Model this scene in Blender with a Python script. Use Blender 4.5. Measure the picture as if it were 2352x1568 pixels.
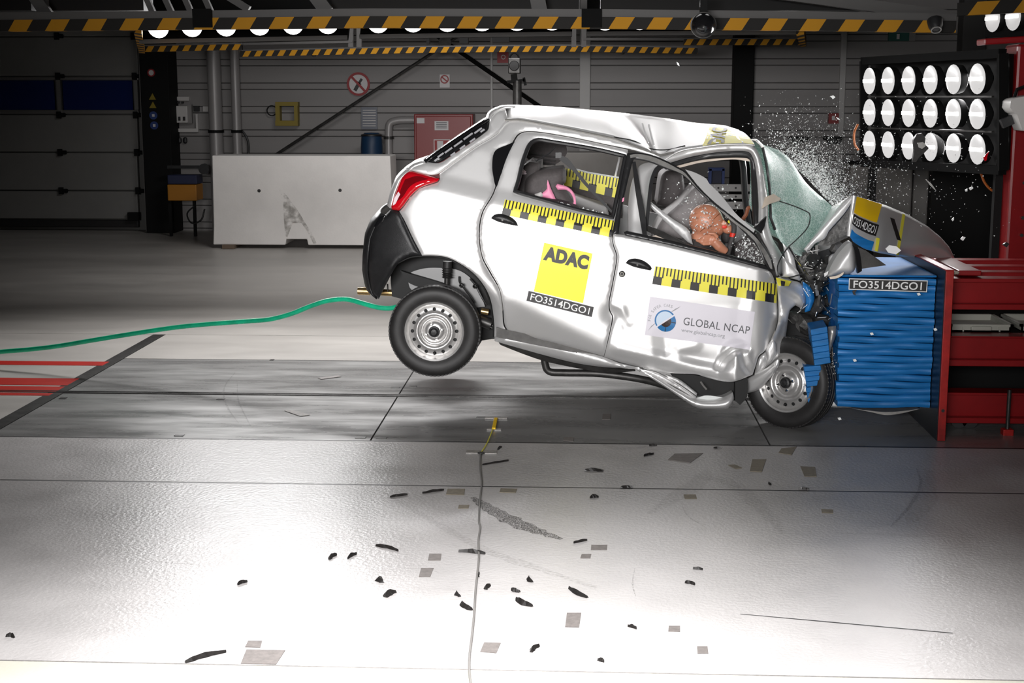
import bpy, bmesh, math, random
import numpy as np
from mathutils import Vector, Matrix, geometry

sc = bpy.context.scene
for o in list(bpy.data.objects):
    bpy.data.objects.remove(o)
COL = sc.collection
R = math.radians
random.seed(7)
RNG = np.random.default_rng(11)

# ------------------------------------------------------------------ camera
IMG_W, IMG_H, FPX = 2352.0, 1568.0, 3267.0
YAW, PITCH = R(2.86), R(9.8)
CAM = np.array([0.0, -8.3, 1.95])
FWD = np.array([-math.sin(YAW) * math.cos(PITCH), math.cos(YAW) * math.cos(PITCH), -math.sin(PITCH)])
RGT = np.array([math.cos(YAW), math.sin(YAW), 0.0])
UPV = np.cross(RGT, FWD)
cam_data = bpy.data.cameras.new('camera')
cam = bpy.data.objects.new('camera', cam_data)
COL.objects.link(cam)
cam_data.sensor_width = 36.0
cam_data.lens = FPX / IMG_W * 36.0
cam_data.clip_end = 200
cam.location = CAM
cam.rotation_euler = Matrix((RGT, UPV, -FWD)).transposed().to_euler()
sc.camera = cam

# ------------------------------------------------------------------ world, lights, exposure
sc.view_settings.view_transform = 'Standard'
sc.view_settings.look = 'None'
sc.view_settings.gamma = 1.0
sc.view_settings.use_curve_mapping = False
sc.view_settings.exposure = 0.0
world = bpy.data.worlds.new('hall_air')
sc.world = world
world.use_nodes = True
world.node_tree.nodes['Background'].inputs[0].default_value = (0.9, 0.95, 1.0, 1)
world.node_tree.nodes['Background'].inputs[1].default_value = 0.004


def area(name, loc, target, sx, sy, watts, spread=120, color=(1, 0.985, 0.985)):
    d = bpy.data.lights.new(name, 'AREA')
    d.shape = 'RECTANGLE'
    d.size, d.size_y = sx, sy
    d.energy = watts
    d.spread = R(spread)
    d.color = color
    o = bpy.data.objects.new(name, d)
    COL.objects.link(o)
    o.location = loc
    v = Vector(target) - Vector(loc)
    o.rotation_euler = v.to_track_quat('-Z', 'Y').to_euler()
    return o


# unseen lamp banks of the crash hall, one added for the background (their panels are built further down, at these places)
BANKS = [  # name, location, target, size x, size y, watts, spread
    ('unseen_bank', (0.5, 3.6, 4.6), (0.4, -2.9, 0.0), 3.0, 0.9, 8, 75),
    ('unseen_bank', (-1.1, 5.4, 4.5), (-2.1, 7.9, 0.0), 2.6, 0.8, 70, 100),  # added unseen light that brightens the white block and the rear floor
    ('unseen_bank', (-0.35, -5.1, 4.6), (-0.35, -4.8, 0.0), 1.7, 0.8, 158, 69),
    ('side_bank', (-1.2, -9.5, 2.35), (-0.35, 0.0, 1.65), 2.4, 0.8, 66, 45),
]
for b in BANKS:
    area(*b)


# ------------------------------------------------------------------ pixel geometry (2352 x 1568 frame)
def rays(px, py):
    px = np.asarray(px, float); py = np.asarray(py, float)
    a = (px - IMG_W / 2) / FPX; b = (py - IMG_H / 2) / FPX
    return FWD[None, :] + a.reshape(-1, 1) * RGT[None, :] - b.reshape(-1, 1) * UPV[None, :]


def atY(px, py, Y):
    d = rays(px, py)
    t = (np.broadcast_to(np.asarray(Y, float), (len(d),)) - CAM[1]) / d[:, 1]
    return CAM[None, :] + t[:, None] * d


def atZ(px, py, Z):
    d = rays(px, py)
    t = (np.broadcast_to(np.asarray(Z, float), (len(d),)) - CAM[2]) / d[:, 2]
    return CAM[None, :] + t[:, None] * d


def at(px, py, Y):
    return Vector(atY([px], [py], Y)[0])


def fl(px, py, Z=0.0):
    return Vector(atZ([px], [py], Z)[0])


# ------------------------------------------------------------------ materials
MATS = {}


def mat(name, col, rough=0.5, metal=0.0, var=0.0, scale=6.0, bump=0.0, bscale=60.0, stretch=(1, 1, 1), coat=0.0,
        emit=None, emit_col=None, alpha=1.0, trans=0.0, spec=0.5, rvar=0.0, grain=0.0):
    if name in MATS:
        return MATS[name]
    m = bpy.data.materials.new(name)
    m.use_nodes = True
    nt = m.node_tree
    p = nt.nodes['Principled BSDF']
    p.inputs['Base Color'].default_value = (*col, 1)
    p.inputs['Roughness'].default_value = rough
    p.inputs['Metallic'].default_value = metal
    p.inputs['Coat Weight'].default_value = coat
    p.inputs['Coat Roughness'].default_value = 0.08
    p.inputs['Alpha'].default_value = alpha
    p.inputs['Transmission Weight'].default_value = trans
    p.inputs['Specular IOR Level'].default_value = spec
    if emit:
        p.inputs['Emission Color'].default_value = (*(emit_col or col), 1)
        p.inputs['Emission Strength'].default_value = emit
    tc = nt.nodes.new('ShaderNodeTexCoord')
    mp = nt.nodes.new('ShaderNodeMapping')
    mp.inputs['Scale'].default_value = stretch
    nt.links.new(tc.outputs['Object'], mp.inputs['Vector'])
    if var > 0 or rvar > 0:
        n = nt.nodes.new('ShaderNodeTexNoise')
        n.inputs['Scale'].default_value = scale
        n.inputs['Detail'].default_value = 6
        n.inputs['Roughness'].default_value = 0.62
        nt.links.new(mp.outputs['Vector'], n.inputs['Vector'])
        if var > 0:
            mx = nt.nodes.new('ShaderNodeMix')
            mx.data_type = 'RGBA'
            mx.inputs[6].default_value = (*[c * (1 - var) for c in col], 1)
            mx.inputs[7].default_value = (*[min(1, c * (1 + var)) for c in col], 1)
            cr = nt.nodes.new('ShaderNodeMapRange')
            cr.inputs[1].default_value = 0.3
            cr.inputs[2].default_value = 0.7
            nt.links.new(n.outputs['Fac'], cr.inputs[0])
            nt.links.new(cr.outputs[0], mx.inputs[0])
            nt.links.new(mx.outputs[2], p.inputs['Base Color'])
        if rvar > 0:
            mr = nt.nodes.new('ShaderNodeMapRange')
            mr.inputs[1].default_value = 0.3
            mr.inputs[2].default_value = 0.7
            mr.inputs[3].default_value = max(0.02, rough - rvar)
            mr.inputs[4].default_value = min(1, rough + rvar)
            nt.links.new(n.outputs['Fac'], mr.inputs[0])
            nt.links.new(mr.outputs[0], p.inputs['Roughness'])
    if grain > 0:
        ng = nt.nodes.new('ShaderNodeTexNoise')
        ng.inputs['Scale'].default_value = grain
        ng.inputs['Detail'].default_value = 4
        nt.links.new(mp.outputs['Vector'], ng.inputs['Vector'])
        ga = nt.nodes.new('ShaderNodeMapRange')
        ga.inputs[1].default_value = 0.40; ga.inputs[2].default_value = 0.66
        ga.inputs[3].default_value = 0.0; ga.inputs[4].default_value = alpha
        nt.links.new(ng.outputs['Fac'], ga.inputs[0])
        nt.links.new(ga.outputs[0], p.inputs['Alpha'])
    if bump > 0:
        nb = nt.nodes.new('ShaderNodeTexNoise')
        nb.inputs['Scale'].default_value = bscale
        nb.inputs['Detail'].default_value = 2
        nt.links.new(mp.outputs['Vector'], nb.inputs['Vector'])
        bp = nt.nodes.new('ShaderNodeBump')
        bp.inputs['Strength'].default_value = bump
        bp.inputs['Distance'].default_value = 0.01
        nt.links.new(nb.outputs['Fac'], bp.inputs['Height'])
        nt.links.new(bp.outputs['Normal'], p.inputs['Normal'])
    MATS[name] = m
    return m


def stripe_mat(name, period, slope, yellow=(0.36, 0.17, 0.012), black=(0.016, 0.015, 0.014), duty=0.5, axis2='Z'):
    m = bpy.data.materials.new(name)
    m.use_nodes = True
    nt = m.node_tree
    p = nt.nodes['Principled BSDF']
    p.inputs['Roughness'].default_value = 0.7
    p.inputs['Specular IOR Level'].default_value = 0.12
    tc = nt.nodes.new('ShaderNodeTexCoord')
    sp = nt.nodes.new('ShaderNodeSeparateXYZ')
    nt.links.new(tc.outputs['Object'], sp.inputs[0])

    def mth(op, a, b=None):
        n = nt.nodes.new('ShaderNodeMath'); n.operation = op
        for i, v in enumerate((a, b)):
            if v is None: continue
            if isinstance(v, (int, float)): n.inputs[i].default_value = v
            else: nt.links.new(v, n.inputs[i])
        return n.outputs[0]
    k = mth('MULTIPLY', sp.outputs[axis2], slope)
    s = mth('ADD', sp.outputs['X'], k)
    fr = mth('FRACT', mth('DIVIDE', s, period))
    st = mth('GREATER_THAN', fr, duty)
    mx = nt.nodes.new('ShaderNodeMix'); mx.data_type = 'RGBA'
    mx.inputs[6].default_value = (*yellow, 1); mx.inputs[7].default_value = (*black, 1)
    nt.links.new(st, mx.inputs[0])
    nt.links.new(mx.outputs[2], p.inputs['Base Color'])
    MATS[name] = m
    return m


mat('paint', (0.80, 0.795, 0.79), 0.41, 0.60, coat=0.12)
mat('inner_grey', (0.24, 0.24, 0.24), 0.5, 0.2)
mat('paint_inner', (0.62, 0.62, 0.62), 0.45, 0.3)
mat('black_plastic', (0.014, 0.014, 0.015), 0.42, 0, var=0.2, scale=30, bump=0.15, bscale=300)
mat('black_gloss', (0.008, 0.008, 0.009), 0.16, 0)
mat('rubber', (0.018, 0.017, 0.017), 0.55, 0, var=0.25, scale=20)
mat('seal', (0.02, 0.02, 0.021), 0.35)
mat('dark_inside', (0.012, 0.012, 0.012), 0.7)
mat('dark_steel', (0.06, 0.058, 0.056), 0.42, 0.6, var=0.4, scale=12)
mat('engine_grey', (0.10, 0.098, 0.095), 0.45, 0.6, var=0.6, scale=14, bump=0.3, bscale=40)
mat('chrome', (0.8, 0.8, 0.8), 0.12, 1.0)
mat('rim_silver', (0.60, 0.59, 0.58), 0.33, 0.75, var=0.05, scale=15)
mat('galv', (0.45, 0.44, 0.42), 0.4, 0.7, var=0.2, scale=20)
mat('brass', (0.55, 0.38, 0.17), 0.3, 0.9, var=0.3, scale=25)
mat('red_lens', (0.55, 0.004, 0.012), 0.12, 0, coat=0.8)
mat('dark_red_lens', (0.16, 0.003, 0.006), 0.15, 0, coat=0.8)
mat('yellow', (1.0, 0.90, 0.035), 0.5)
mat('ruler_yellow', (0.88, 0.80, 0.07), 0.5)
mat('amber', (1.0, 0.62, 0.01), 0.5)
mat('print_black', (0.02, 0.018, 0.018), 0.5)
mat('print_white', (0.85, 0.85, 0.85), 0.5)
mat('print_grey', (0.10, 0.10, 0.11), 0.5)
mat('print_glint_pale', (0.35, 0.35, 0.37), 0.5)
mat('paper', (0.80, 0.77, 0.83), 0.55)
mat('logo_blue', (0.02, 0.17, 0.42), 0.4)
mat('logo_light', (0.62, 0.74, 0.88), 0.3)
mat('logo_brown', (0.035, 0.014, 0.010), 0.4)
mat('skin', (0.56, 0.24, 0.145), 0.38, var=0.12, scale=9, bump=0.05, bscale=80)
mat('skin_dark', (0.22, 0.07, 0.03), 0.35)
mat('suit', (0.055, 0.052, 0.052), 0.7, var=0.2, scale=40)
mat('red_tape', (0.75, 0.03, 0.015), 0.5)
mat('seat_grey', (0.085, 0.075, 0.075), 0.75, var=0.15, scale=60)
mat('seat_mid', (0.22, 0.205, 0.205), 0.7, var=0.1, scale=40)
mat('trim_cream', (0.62, 0.53, 0.45), 0.6)
mat('belt', (0.012, 0.012, 0.013), 0.6)
mat('pink', (0.86, 0.30, 0.47), 0.5)
mat('pale_pink', (0.85, 0.70, 0.74), 0.45)
mat('shard', (0.95, 0.97, 0.96), 0.4, 0.0, spec=0.6)
mat('crumb', (0.85, 0.88, 0.87), 0.3, 0.1, spec=0.8)
mat('blue', (0.012, 0.165, 0.46), 0.40, 0.1, var=0.18, scale=5, stretch=(0.6, 1, 8), bump=0.12, bscale=9)
mat('blue_matte', (0.012, 0.15, 0.42), 0.75, 0.0, var=0.15, scale=6, spec=0.2)
mat('blue_dark', (0.010, 0.075, 0.24), 0.35, 0.15, var=0.2, scale=8)
mat('honeycomb', (0.22, 0.19, 0.16), 0.35, 0.8, var=0.8, scale=60)
mat('black_plate', (0.012, 0.014, 0.018), 0.38, 0.3, var=0.6, scale=6)
mat('red_paint', (0.24, 0.005, 0.007), 0.34, 0, var=0.12, scale=5, coat=0.2)
mat('red_worn', (0.36, 0.010, 0.008), 0.45, 0, var=0.4, scale=9)
mat('tray', (0.34, 0.34, 0.30), 0.5)
mat('hose_green', (0.01, 0.52, 0.27), 0.4, var=0.25, scale=12, bump=0.1, bscale=90)
mat('tape_grey', (0.19, 0.17, 0.16), 0.6, var=0.2, scale=40)
mat('tape_tan', (0.25, 0.215, 0.16), 0.6, var=0.2, scale=40)
mat('tape_clear', (0.40, 0.38, 0.36), 0.3, var=0.3, scale=60)
mat('cable_black', (0.02, 0.02, 0.02), 0.5)
mat('cable_grey', (0.22, 0.21, 0.20), 0.5)
mat('orange_cable', (0.35, 0.09, 0.01), 0.5)
mat('debris', (0.02, 0.018, 0.017), 0.4, var=0.4, scale=60)
mat('masking', (0.78, 0.67, 0.55), 0.6)
mat('floor_base', (0.035, 0.033, 0.03), 0.8)
mat('floor_light', (0.52, 0.50, 0.492), 0.36, 0, var=0.10, scale=2.2, bump=0.25, bscale=55, rvar=0.06)
mat('floor_cream', (0.60, 0.585, 0.50), 0.45, 0, var=0.06, scale=2, bump=0.1, bscale=60)
mat('floor_steel', (0.28, 0.277, 0.272), 0.30, 0.25, var=0.22, scale=2.6, stretch=(0.35, 1.6, 1), bump=0.05, bscale=14, rvar=0.10)
mat('floor_far', (0.40, 0.38, 0.355), 0.42, 0, var=0.14, scale=1.4, stretch=(0.5, 1.4, 1), rvar=0.06)
mat('floor_red', (0.42, 0.018, 0.012), 0.4, 0, var=0.12, scale=6)
mat('scuff', (0.05, 0.045, 0.04), 0.6, alpha=0.40, grain=110)
mat('scuff_soft', (0.09, 0.08, 0.07), 0.6, alpha=0.16, grain=60)
mat('scuff_dark', (0.03, 0.025, 0.02), 0.7, alpha=0.85, grain=150)
mat('wall_clad', (0.26, 0.248, 0.242), 0.55, 0, var=0.06, scale=1.0, stretch=(0.3, 1, 3))
mat('wall_groove', (0.06, 0.058, 0.056), 0.7)
mat('wall_post', (0.42, 0.41, 0.40), 0.5)
mat('black_metal', (0.006, 0.006, 0.006), 0.7, 0.0, spec=0.2)
mat('door_grey', (0.22, 0.215, 0.205), 0.5, 0, var=0.05, scale=2)
mat('door_glass', (0.010, 0.020, 0.11), 0.12)
mat('alu', (0.30, 0.29, 0.28), 0.4, 0.6)
mat('pipe_grey', (0.36, 0.345, 0.34), 0.4, 0.2)
mat('beam_grey', (0.075, 0.072, 0.07), 0.6, spec=0.25)
mat('beam_dark', (0.006, 0.006, 0.006), 0.8, spec=0.05)
mat('ceiling', (0.02, 0.02, 0.02), 0.8)
mat('concrete', (0.78, 0.75, 0.72), 0.75, 0, var=0.07, scale=1.6, bump=0.1, bscale=40)
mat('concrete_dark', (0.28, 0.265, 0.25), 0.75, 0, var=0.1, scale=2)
mat('smear', (0.20, 0.18, 0.15), 0.8, alpha=0.24, grain=14)
mat('timber', (0.14, 0.10, 0.07), 0.8)
mat('cabinet_red', (0.22, 0.010, 0.010), 0.4)
mat('sign_white', (0.62, 0.60, 0.60), 0.5)
mat('sign_red', (0.30, 0.012, 0.015), 0.5)
mat('sign_yellow', (0.26, 0.19, 0.012), 0.5)
mat('sign_blue', (0.02, 0.05, 0.20), 0.5)
mat('sign_green', (0.01, 0.10, 0.08), 0.5)
mat('orange_box', (0.40, 0.16, 0.01), 0.45)
mat('dark_blue', (0.008, 0.035, 0.085), 0.5)
mat('navy', (0.015, 0.02, 0.06), 0.5)
mat('clear_sheet', (0.16, 0.17, 0.20), 0.25)
mat('white_pl', (0.62, 0.60, 0.58), 0.45)
mat('lamp_glow', (0.3, 0.3, 0.3), 0.3, emit=0.62, emit_col=(0.80, 0.78, 0.77))
mat('lamp_glow_strong', (1, 1, 1), 0.3, emit=1.7, emit_col=(1.0, 0.98, 0.97))
mat('bulb', (1, 1, 1), 0.3, emit=4.0, emit_col=(1.0, 0.97, 0.93))
M = MATS


# windscreen: crazed laminated glass
def crazed(name):
    m = bpy.data.materials.new(name)
    m.use_nodes = True
    nt = m.node_tree
    p = nt.nodes['Principled BSDF']
    out = nt.nodes['Material Output']
    p.inputs['Roughness'].default_value = 0.55
    p.inputs['Specular IOR Level'].default_value = 0.25
    tc = nt.nodes.new('ShaderNodeTexCoord')
    v1 = nt.nodes.new('ShaderNodeTexVoronoi'); v1.feature = 'DISTANCE_TO_EDGE'; v1.inputs['Scale'].default_value = 27
    v2 = nt.nodes.new('ShaderNodeTexVoronoi'); v2.feature = 'DISTANCE_TO_EDGE'; v2.inputs['Scale'].default_value = 95
    nz = nt.nodes.new('ShaderNodeTexNoise'); nz.inputs['Scale'].default_value = 4.5; nz.inputs['Detail'].default_value = 5
    for n in (v1, v2, nz):
        nt.links.new(tc.outputs['Object'], n.inputs['Vector'])

    def less(src, th):
        q = nt.nodes.new('ShaderNodeMapRange')
        q.inputs[1].default_value = 0.0; q.inputs[2].default_value = th
        q.inputs[3].default_value = 1.0; q.inputs[4].default_value = 0.0
        nt.links.new(src, q.inputs[0]); return q.outputs[0]
    a = nt.nodes.new('ShaderNodeMath'); a.operation = 'MAXIMUM'
    nt.links.new(less(v1.outputs['Distance'], 0.06), a.inputs[0])
    nt.links.new(less(v2.outputs['Distance'], 0.11), a.inputs[1])
    nr = nt.nodes.new('ShaderNodeMapRange'); nr.inputs[1].default_value = 0.35; nr.inputs[2].default_value = 0.65
    nt.links.new(nz.outputs['Fac'], nr.inputs[0])
    mx = nt.nodes.new('ShaderNodeMix'); mx.data_type = 'RGBA'
    mx.inputs[6].default_value = (0.40, 0.62, 0.56, 1); mx.inputs[7].default_value = (0.86, 0.93, 0.90, 1)
    nt.links.new(a.outputs[0], mx.inputs[0])
    nt.links.new(mx.outputs[2], p.inputs['Base Color'])
    tr = nt.nodes.new('ShaderNodeBsdfTransparent'); tr.inputs[0].default_value = (0.72, 0.90, 0.84, 1)
    ms = nt.nodes.new('ShaderNodeMixShader')
    f = nt.nodes.new('ShaderNodeMath'); f.operation = 'MULTIPLY_ADD'
    f.inputs[1].default_value = 0.40; f.inputs[2].default_value = 0.38
    nt.links.new(nr.outputs[0], f.inputs[0])
    g = nt.nodes.new('ShaderNodeMath'); g.operation = 'MULTIPLY_ADD'; g.inputs[1].default_value = 0.35
    nt.links.new(a.outputs[0], g.inputs[0]); nt.links.new(f.outputs[0], g.inputs[2]); g.use_clamp = True
    nt.links.new(g.outputs[0], ms.inputs[0])
    nt.links.new(tr.outputs[0], ms.inputs[1]); nt.links.new(p.outputs[0], ms.inputs[2])
    nt.links.new(ms.outputs[0], out.inputs['Surface'])
    MATS[name] = m


crazed('crazed_glass')


# ------------------------------------------------------------------ mesh helpers
class MB:
    def __init__(s):
        s.v = []; s.f = []

    def add(s, verts, faces):
        o = len(s.v)
        s.v += [tuple(map(float, q)) for q in verts]
        s.f += [tuple(i + o for i in f) for f in faces]
        return s

    def box(s, lo, hi, b=0.0):
        x0, y0, z0 = lo; x1, y1, z1 = hi
        x0, x1 = min(x0, x1), max(x0, x1); y0, y1 = min(y0, y1), max(y0, y1); z0, z1 = min(z0, z1), max(z0, z1)
        return s.add([(x0, y0, z0), (x1, y0, z0), (x1, y1, z0), (x0, y1, z0), (x0, y0, z1), (x1, y0, z1), (x1, y1, z1), (x0, y1, z1)],
                     [(0, 3, 2, 1), (4, 5, 6, 7), (0, 1, 5, 4), (1, 2, 6, 5), (2, 3, 7, 6), (3, 0, 4, 7)])

    def bar(s, a, b, w, h, up=(0, 0, 1)):
        """square bar from a to b, w wide, h high"""
        a = Vector(a); b = Vector(b); d = (b - a).normalized(); up = Vector(up)
        sd = d.cross(up)
        if sd.length < 1e-4: sd = d.cross(Vector((0, 1, 0)))
        sd.normalize(); u = sd.cross(d).normalized()
        q = []
        for p in (a, b):
            for i, j in ((-1, -1), (1, -1), (1, 1), (-1, 1)):
                q.append(p + sd * (w / 2 * i) + u * (h / 2 * j))
        return s.add(q, [(3, 2, 1, 0), (4, 5, 6, 7), (0, 1, 5, 4), (1, 2, 6, 5), (2, 3, 7, 6), (3, 0, 4, 7)])

    def tube(s, pts, r, n=8, closed=False, cap=True):
        pts = [Vector(p) for p in pts]
        k = len(pts)
        rr = r if isinstance(r, (list, tuple)) else [r] * k
        ref = None; rings = []
        for i, p in enumerate(pts):
            if closed: d = pts[(i + 1) % k] - pts[i - 1]
            else: d = pts[min(i + 1, k - 1)] - pts[max(i - 1, 0)]
            d.normalize()
            if ref is None:
                ref = d.cross(Vector((0, 0, 1)))
                if ref.length < 0.1: ref = d.cross(Vector((0, 1, 0)))
                ref.normalize()
            else:
                ref = (ref - d * ref.dot(d)).normalized()
            b = d.cross(ref)
            rings.append([p + (ref * math.cos(t) + b * math.sin(t)) * rr[i] for t in [2 * math.pi * j / n for j in range(n)]])
        V = [q for ring in rings for q in ring]
        F = []
        for i in range(k if closed else k - 1):
            a = i * n; c = ((i + 1) % k) * n
            for j in range(n):
                F.append((a + j, a + (j + 1) % n, c + (j + 1) % n, c + j))
        if cap and not closed:
            F.append(tuple(range(n - 1, -1, -1))); F.append(tuple((k - 1) * n + j for j in range(n)))
        return s.add(V, F)

    def lathe(s, prof, c, axis, n=32, closed=False):
        """prof: list of (r, h); axis unit vector; h along axis"""
        axis = Vector(axis).normalized(); c = Vector(c)
        e1 = axis.cross(Vector((0, 0, 1)))
        if e1.length < 0.1: e1 = axis.cross(Vector((1, 0, 0)))
        e1.normalize(); e2 = axis.cross(e1)
        V = []; F = []
        for r, h in prof:
            for j in range(n):
                t = 2 * math.pi * j / n
                V.append(c + axis * h + (e1 * math.cos(t) + e2 * math.sin(t)) * max(r, 1e-5))
        k = len(prof)
        for i in range(k if closed else k - 1):
            a = i * n; b = ((i + 1) % k) * n
            for j in range(n):
                F.append((a + j, a + (j + 1) % n, b + (j + 1) % n, b + j))
        return s.add(V, F)

    def ball(s, c, r, nu=16, nv=10, rot=None):
        rx, ry, rz = (r, r, r) if not isinstance(r, (tuple, list)) else r
        V = [];  F = []
        Rm = rot or Matrix.Identity(3)
        c = Vector(c)
        for i in range(nv + 1):
            ph = math.pi * i / nv
            for j in range(nu):
                th = 2 * math.pi * j / nu
                V.append(c + Rm @ Vector((rx * math.sin(ph) * math.cos(th), ry * math.sin(ph) * math.sin(th), rz * math.cos(ph))))
        for i in range(nv):
            for j in range(nu):
                F.append((i * nu + j, (i + 1) * nu + j, (i + 1) * nu + (j + 1) % nu, i * nu + (j + 1) % nu))
        return s.add(V, F)

    def prism(s, poly, d):
        """poly: 3D points (planar), extruded by vector d"""
        d = Vector(d); n = len(poly)
        V = [Vector(p) for p in poly] + [Vector(p) + d for p in poly]
        F = [tuple(range(n)), tuple(range(2 * n - 1, n - 1, -1))]
        for i in range(n):
            F.append((i, i + n, (i + 1) % n + n, (i + 1) % n))
        return s.add(V, F)


def obj(name, mb, m, parent=None, smooth=False, bevel=0.0, angle=40, fix=True):
    me = bpy.data.meshes.new(name)
    me.from_pydata(mb.v, [], mb.f)
    if fix:
        bm = bmesh.new(); bm.from_mesh(me)
        bmesh.ops.remove_doubles(bm, verts=bm.verts, dist=1e-5)
        bmesh.ops.recalc_face_normals(bm, faces=bm.faces)
        bm.to_mesh(me); bm.free()
    me.update()
    o = bpy.data.objects.new(name, me)
    COL.objects.link(o)
    me.materials.append(M[m] if isinstance(m, str) else m)
    if parent is not None:
        o.parent = parent
        o.matrix_parent_inverse = parent.matrix_world.inverted() if False else Matrix.Translation(-Vector(parent.location))
    if smooth:
        me.shade_smooth()
        if angle < 180:
            me.set_sharp_from_angle(angle=R(angle))
    if bevel:
        b = o.modifiers.new('bevel', 'BEVEL'); b.width = bevel; b.segments = 2; b.limit_method = 'ANGLE'; b.angle_limit = R(40)
    return o


def thing(name, label, cat, loc=(0, 0, 0), group=None):
    o = bpy.data.objects.new(name, None)
    COL.objects.link(o)
    o.location = loc
    o['label'] = label; o['category'] = cat
    if group: o['group'] = group
    return o


def tag(o, label, cat, group=None, kind=None):
    o['label'] = label; o['category'] = cat
    if group: o['group'] = group
    if kind: o['kind'] = kind
    return o


def struct(o, label=None):
    o['kind'] = 'structure'
    if label: o['label'] = label
    return o


# ------------------------------------------------------------------ panels cut from outlines
def densify(poly, maxd=7.0, smooth=True, corner=50):
    P = [np.array(p[:2], float) for p in poly]
    n = len(P)
    crn = []
    for i in range(n):
        a = P[i] - P[i - 1]; b = P[(i + 1) % n] - P[i]
        ang = abs(math.degrees(math.atan2(a[0] * b[1] - a[1] * b[0], a @ b)))
        crn.append((not smooth) or ang > corner)
    out = []
    for i in range(n):
        p0, p1, p2, p3 = P[i - 1], P[i], P[(i + 1) % n], P[(i + 2) % n]
        if crn[i]: p0 = p1 + (p1 - p2)
        if crn[(i + 1) % n]: p3 = p2 + (p2 - p1)
        L = np.linalg.norm(p2 - p1)
        k = max(1, int(math.ceil(L / maxd)))
        # limit tangents to the segment's length to avoid overshoot
        m1 = (p2 - p0) / 2; m2 = (p3 - p1) / 2
        for m_ in (m1, m2):
            l_ = np.linalg.norm(m_)
            if l_ > L: m_ *= L / l_
        for j in range(k):
            t = j / k
            h00 = 2 * t**3 - 3 * t**2 + 1; h10 = t**3 - 2 * t**2 + t; h01 = -2 * t**3 + 3 * t**2; h11 = t**3 - t**2
            out.append(h00 * p1 + h10 * m1 + h01 * p2 + h11 * m2)
    return np.array(out)


def inpoly(pts, poly):
    x, y = pts[:, 0], pts[:, 1]
    ins = np.zeros(len(pts), bool)
    x0, y0 = poly[:, 0], poly[:, 1]; x1, y1 = np.roll(x0, -1), np.roll(y0, -1)
    for a, b, c, d in zip(x0, y0, x1, y1):
        if b == d: continue
        cond = ((b > y) != (d > y)) & (x < (c - a) * (y - b) / (d - b) + a)
        ins ^= cond
    return ins


def segdist(pts, poly, closed=True):
    A = poly if closed else poly[:-1]; B = np.roll(poly, -1, axis=0) if closed else poly[1:]
    best = np.full(len(pts), 1e9)
    for a, b in zip(A, B):
        ab = b - a; L2 = ab @ ab
        if L2 < 1e-9: continue
        t = np.clip(((pts - a) @ ab) / L2, 0, 1)
        d = np.linalg.norm(pts - (a + t[:, None] * ab), axis=1)
        best = np.minimum(best, d)
    return best


def tri2d(outline, holes=(), step=9.0, ring=3.0):
    bnds = [outline] + list(holes)
    lo = outline.min(0); hi = outline.max(0)
    gx, gy = np.meshgrid(np.arange(lo[0], hi[0], step), np.arange(lo[1], hi[1], step * 0.87))
    gx[1::2] += step / 2
    G = np.stack([gx.ravel(), gy.ravel()], 1)

    def ok(Q, dmin):
        k = inpoly(Q, outline)
        for h in holes: k &= ~inpoly(Q, h)
        Q = Q[k]
        if len(Q) == 0: return Q
        d = np.full(len(Q), 1e9)
        for b in bnds: d = np.minimum(d, segdist(Q, b))
        return Q[d > dmin]
    G = ok(G, max(step * 0.45, ring * 1.5 if ring else 0))
    if ring:
        for b in bnds:
            t = np.roll(b, -1, 0) - np.roll(b, 1, 0)
            nn = np.stack([-t[:, 1], t[:, 0]], 1); nn /= np.linalg.norm(nn, axis=1)[:, None] + 1e-9
            for sgn in (1, -1):
                Q = ok(b + nn * sgn * ring, ring * 0.8)
                if len(Q): G = np.vstack([G, Q]) if len(G) else Q
    coords = []; edges = []
    for b in bnds:
        o = len(coords)
        coords += [Vector(p) for p in b]
        edges += [(o + i, o + (i + 1) % len(b)) for i in range(len(b))]
    coords += [Vector(p) for p in G]
    V, E_, F, *_ = geometry.delaunay_2d_cdt(coords, edges, [], 0, 1e-5)
    V = np.array([tuple(v) for v in V]); F = np.array([tuple(f) for f in F])
    c = V[F].mean(1)
    k = inpoly(c, outline)
    for h in holes: k &= ~inpoly(c, h)
    F = F[k]
    d = np.full(len(V), 1e9)
    for b in bnds: d = np.minimum(d, segdist(V, b))
    return V, F, d


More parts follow.
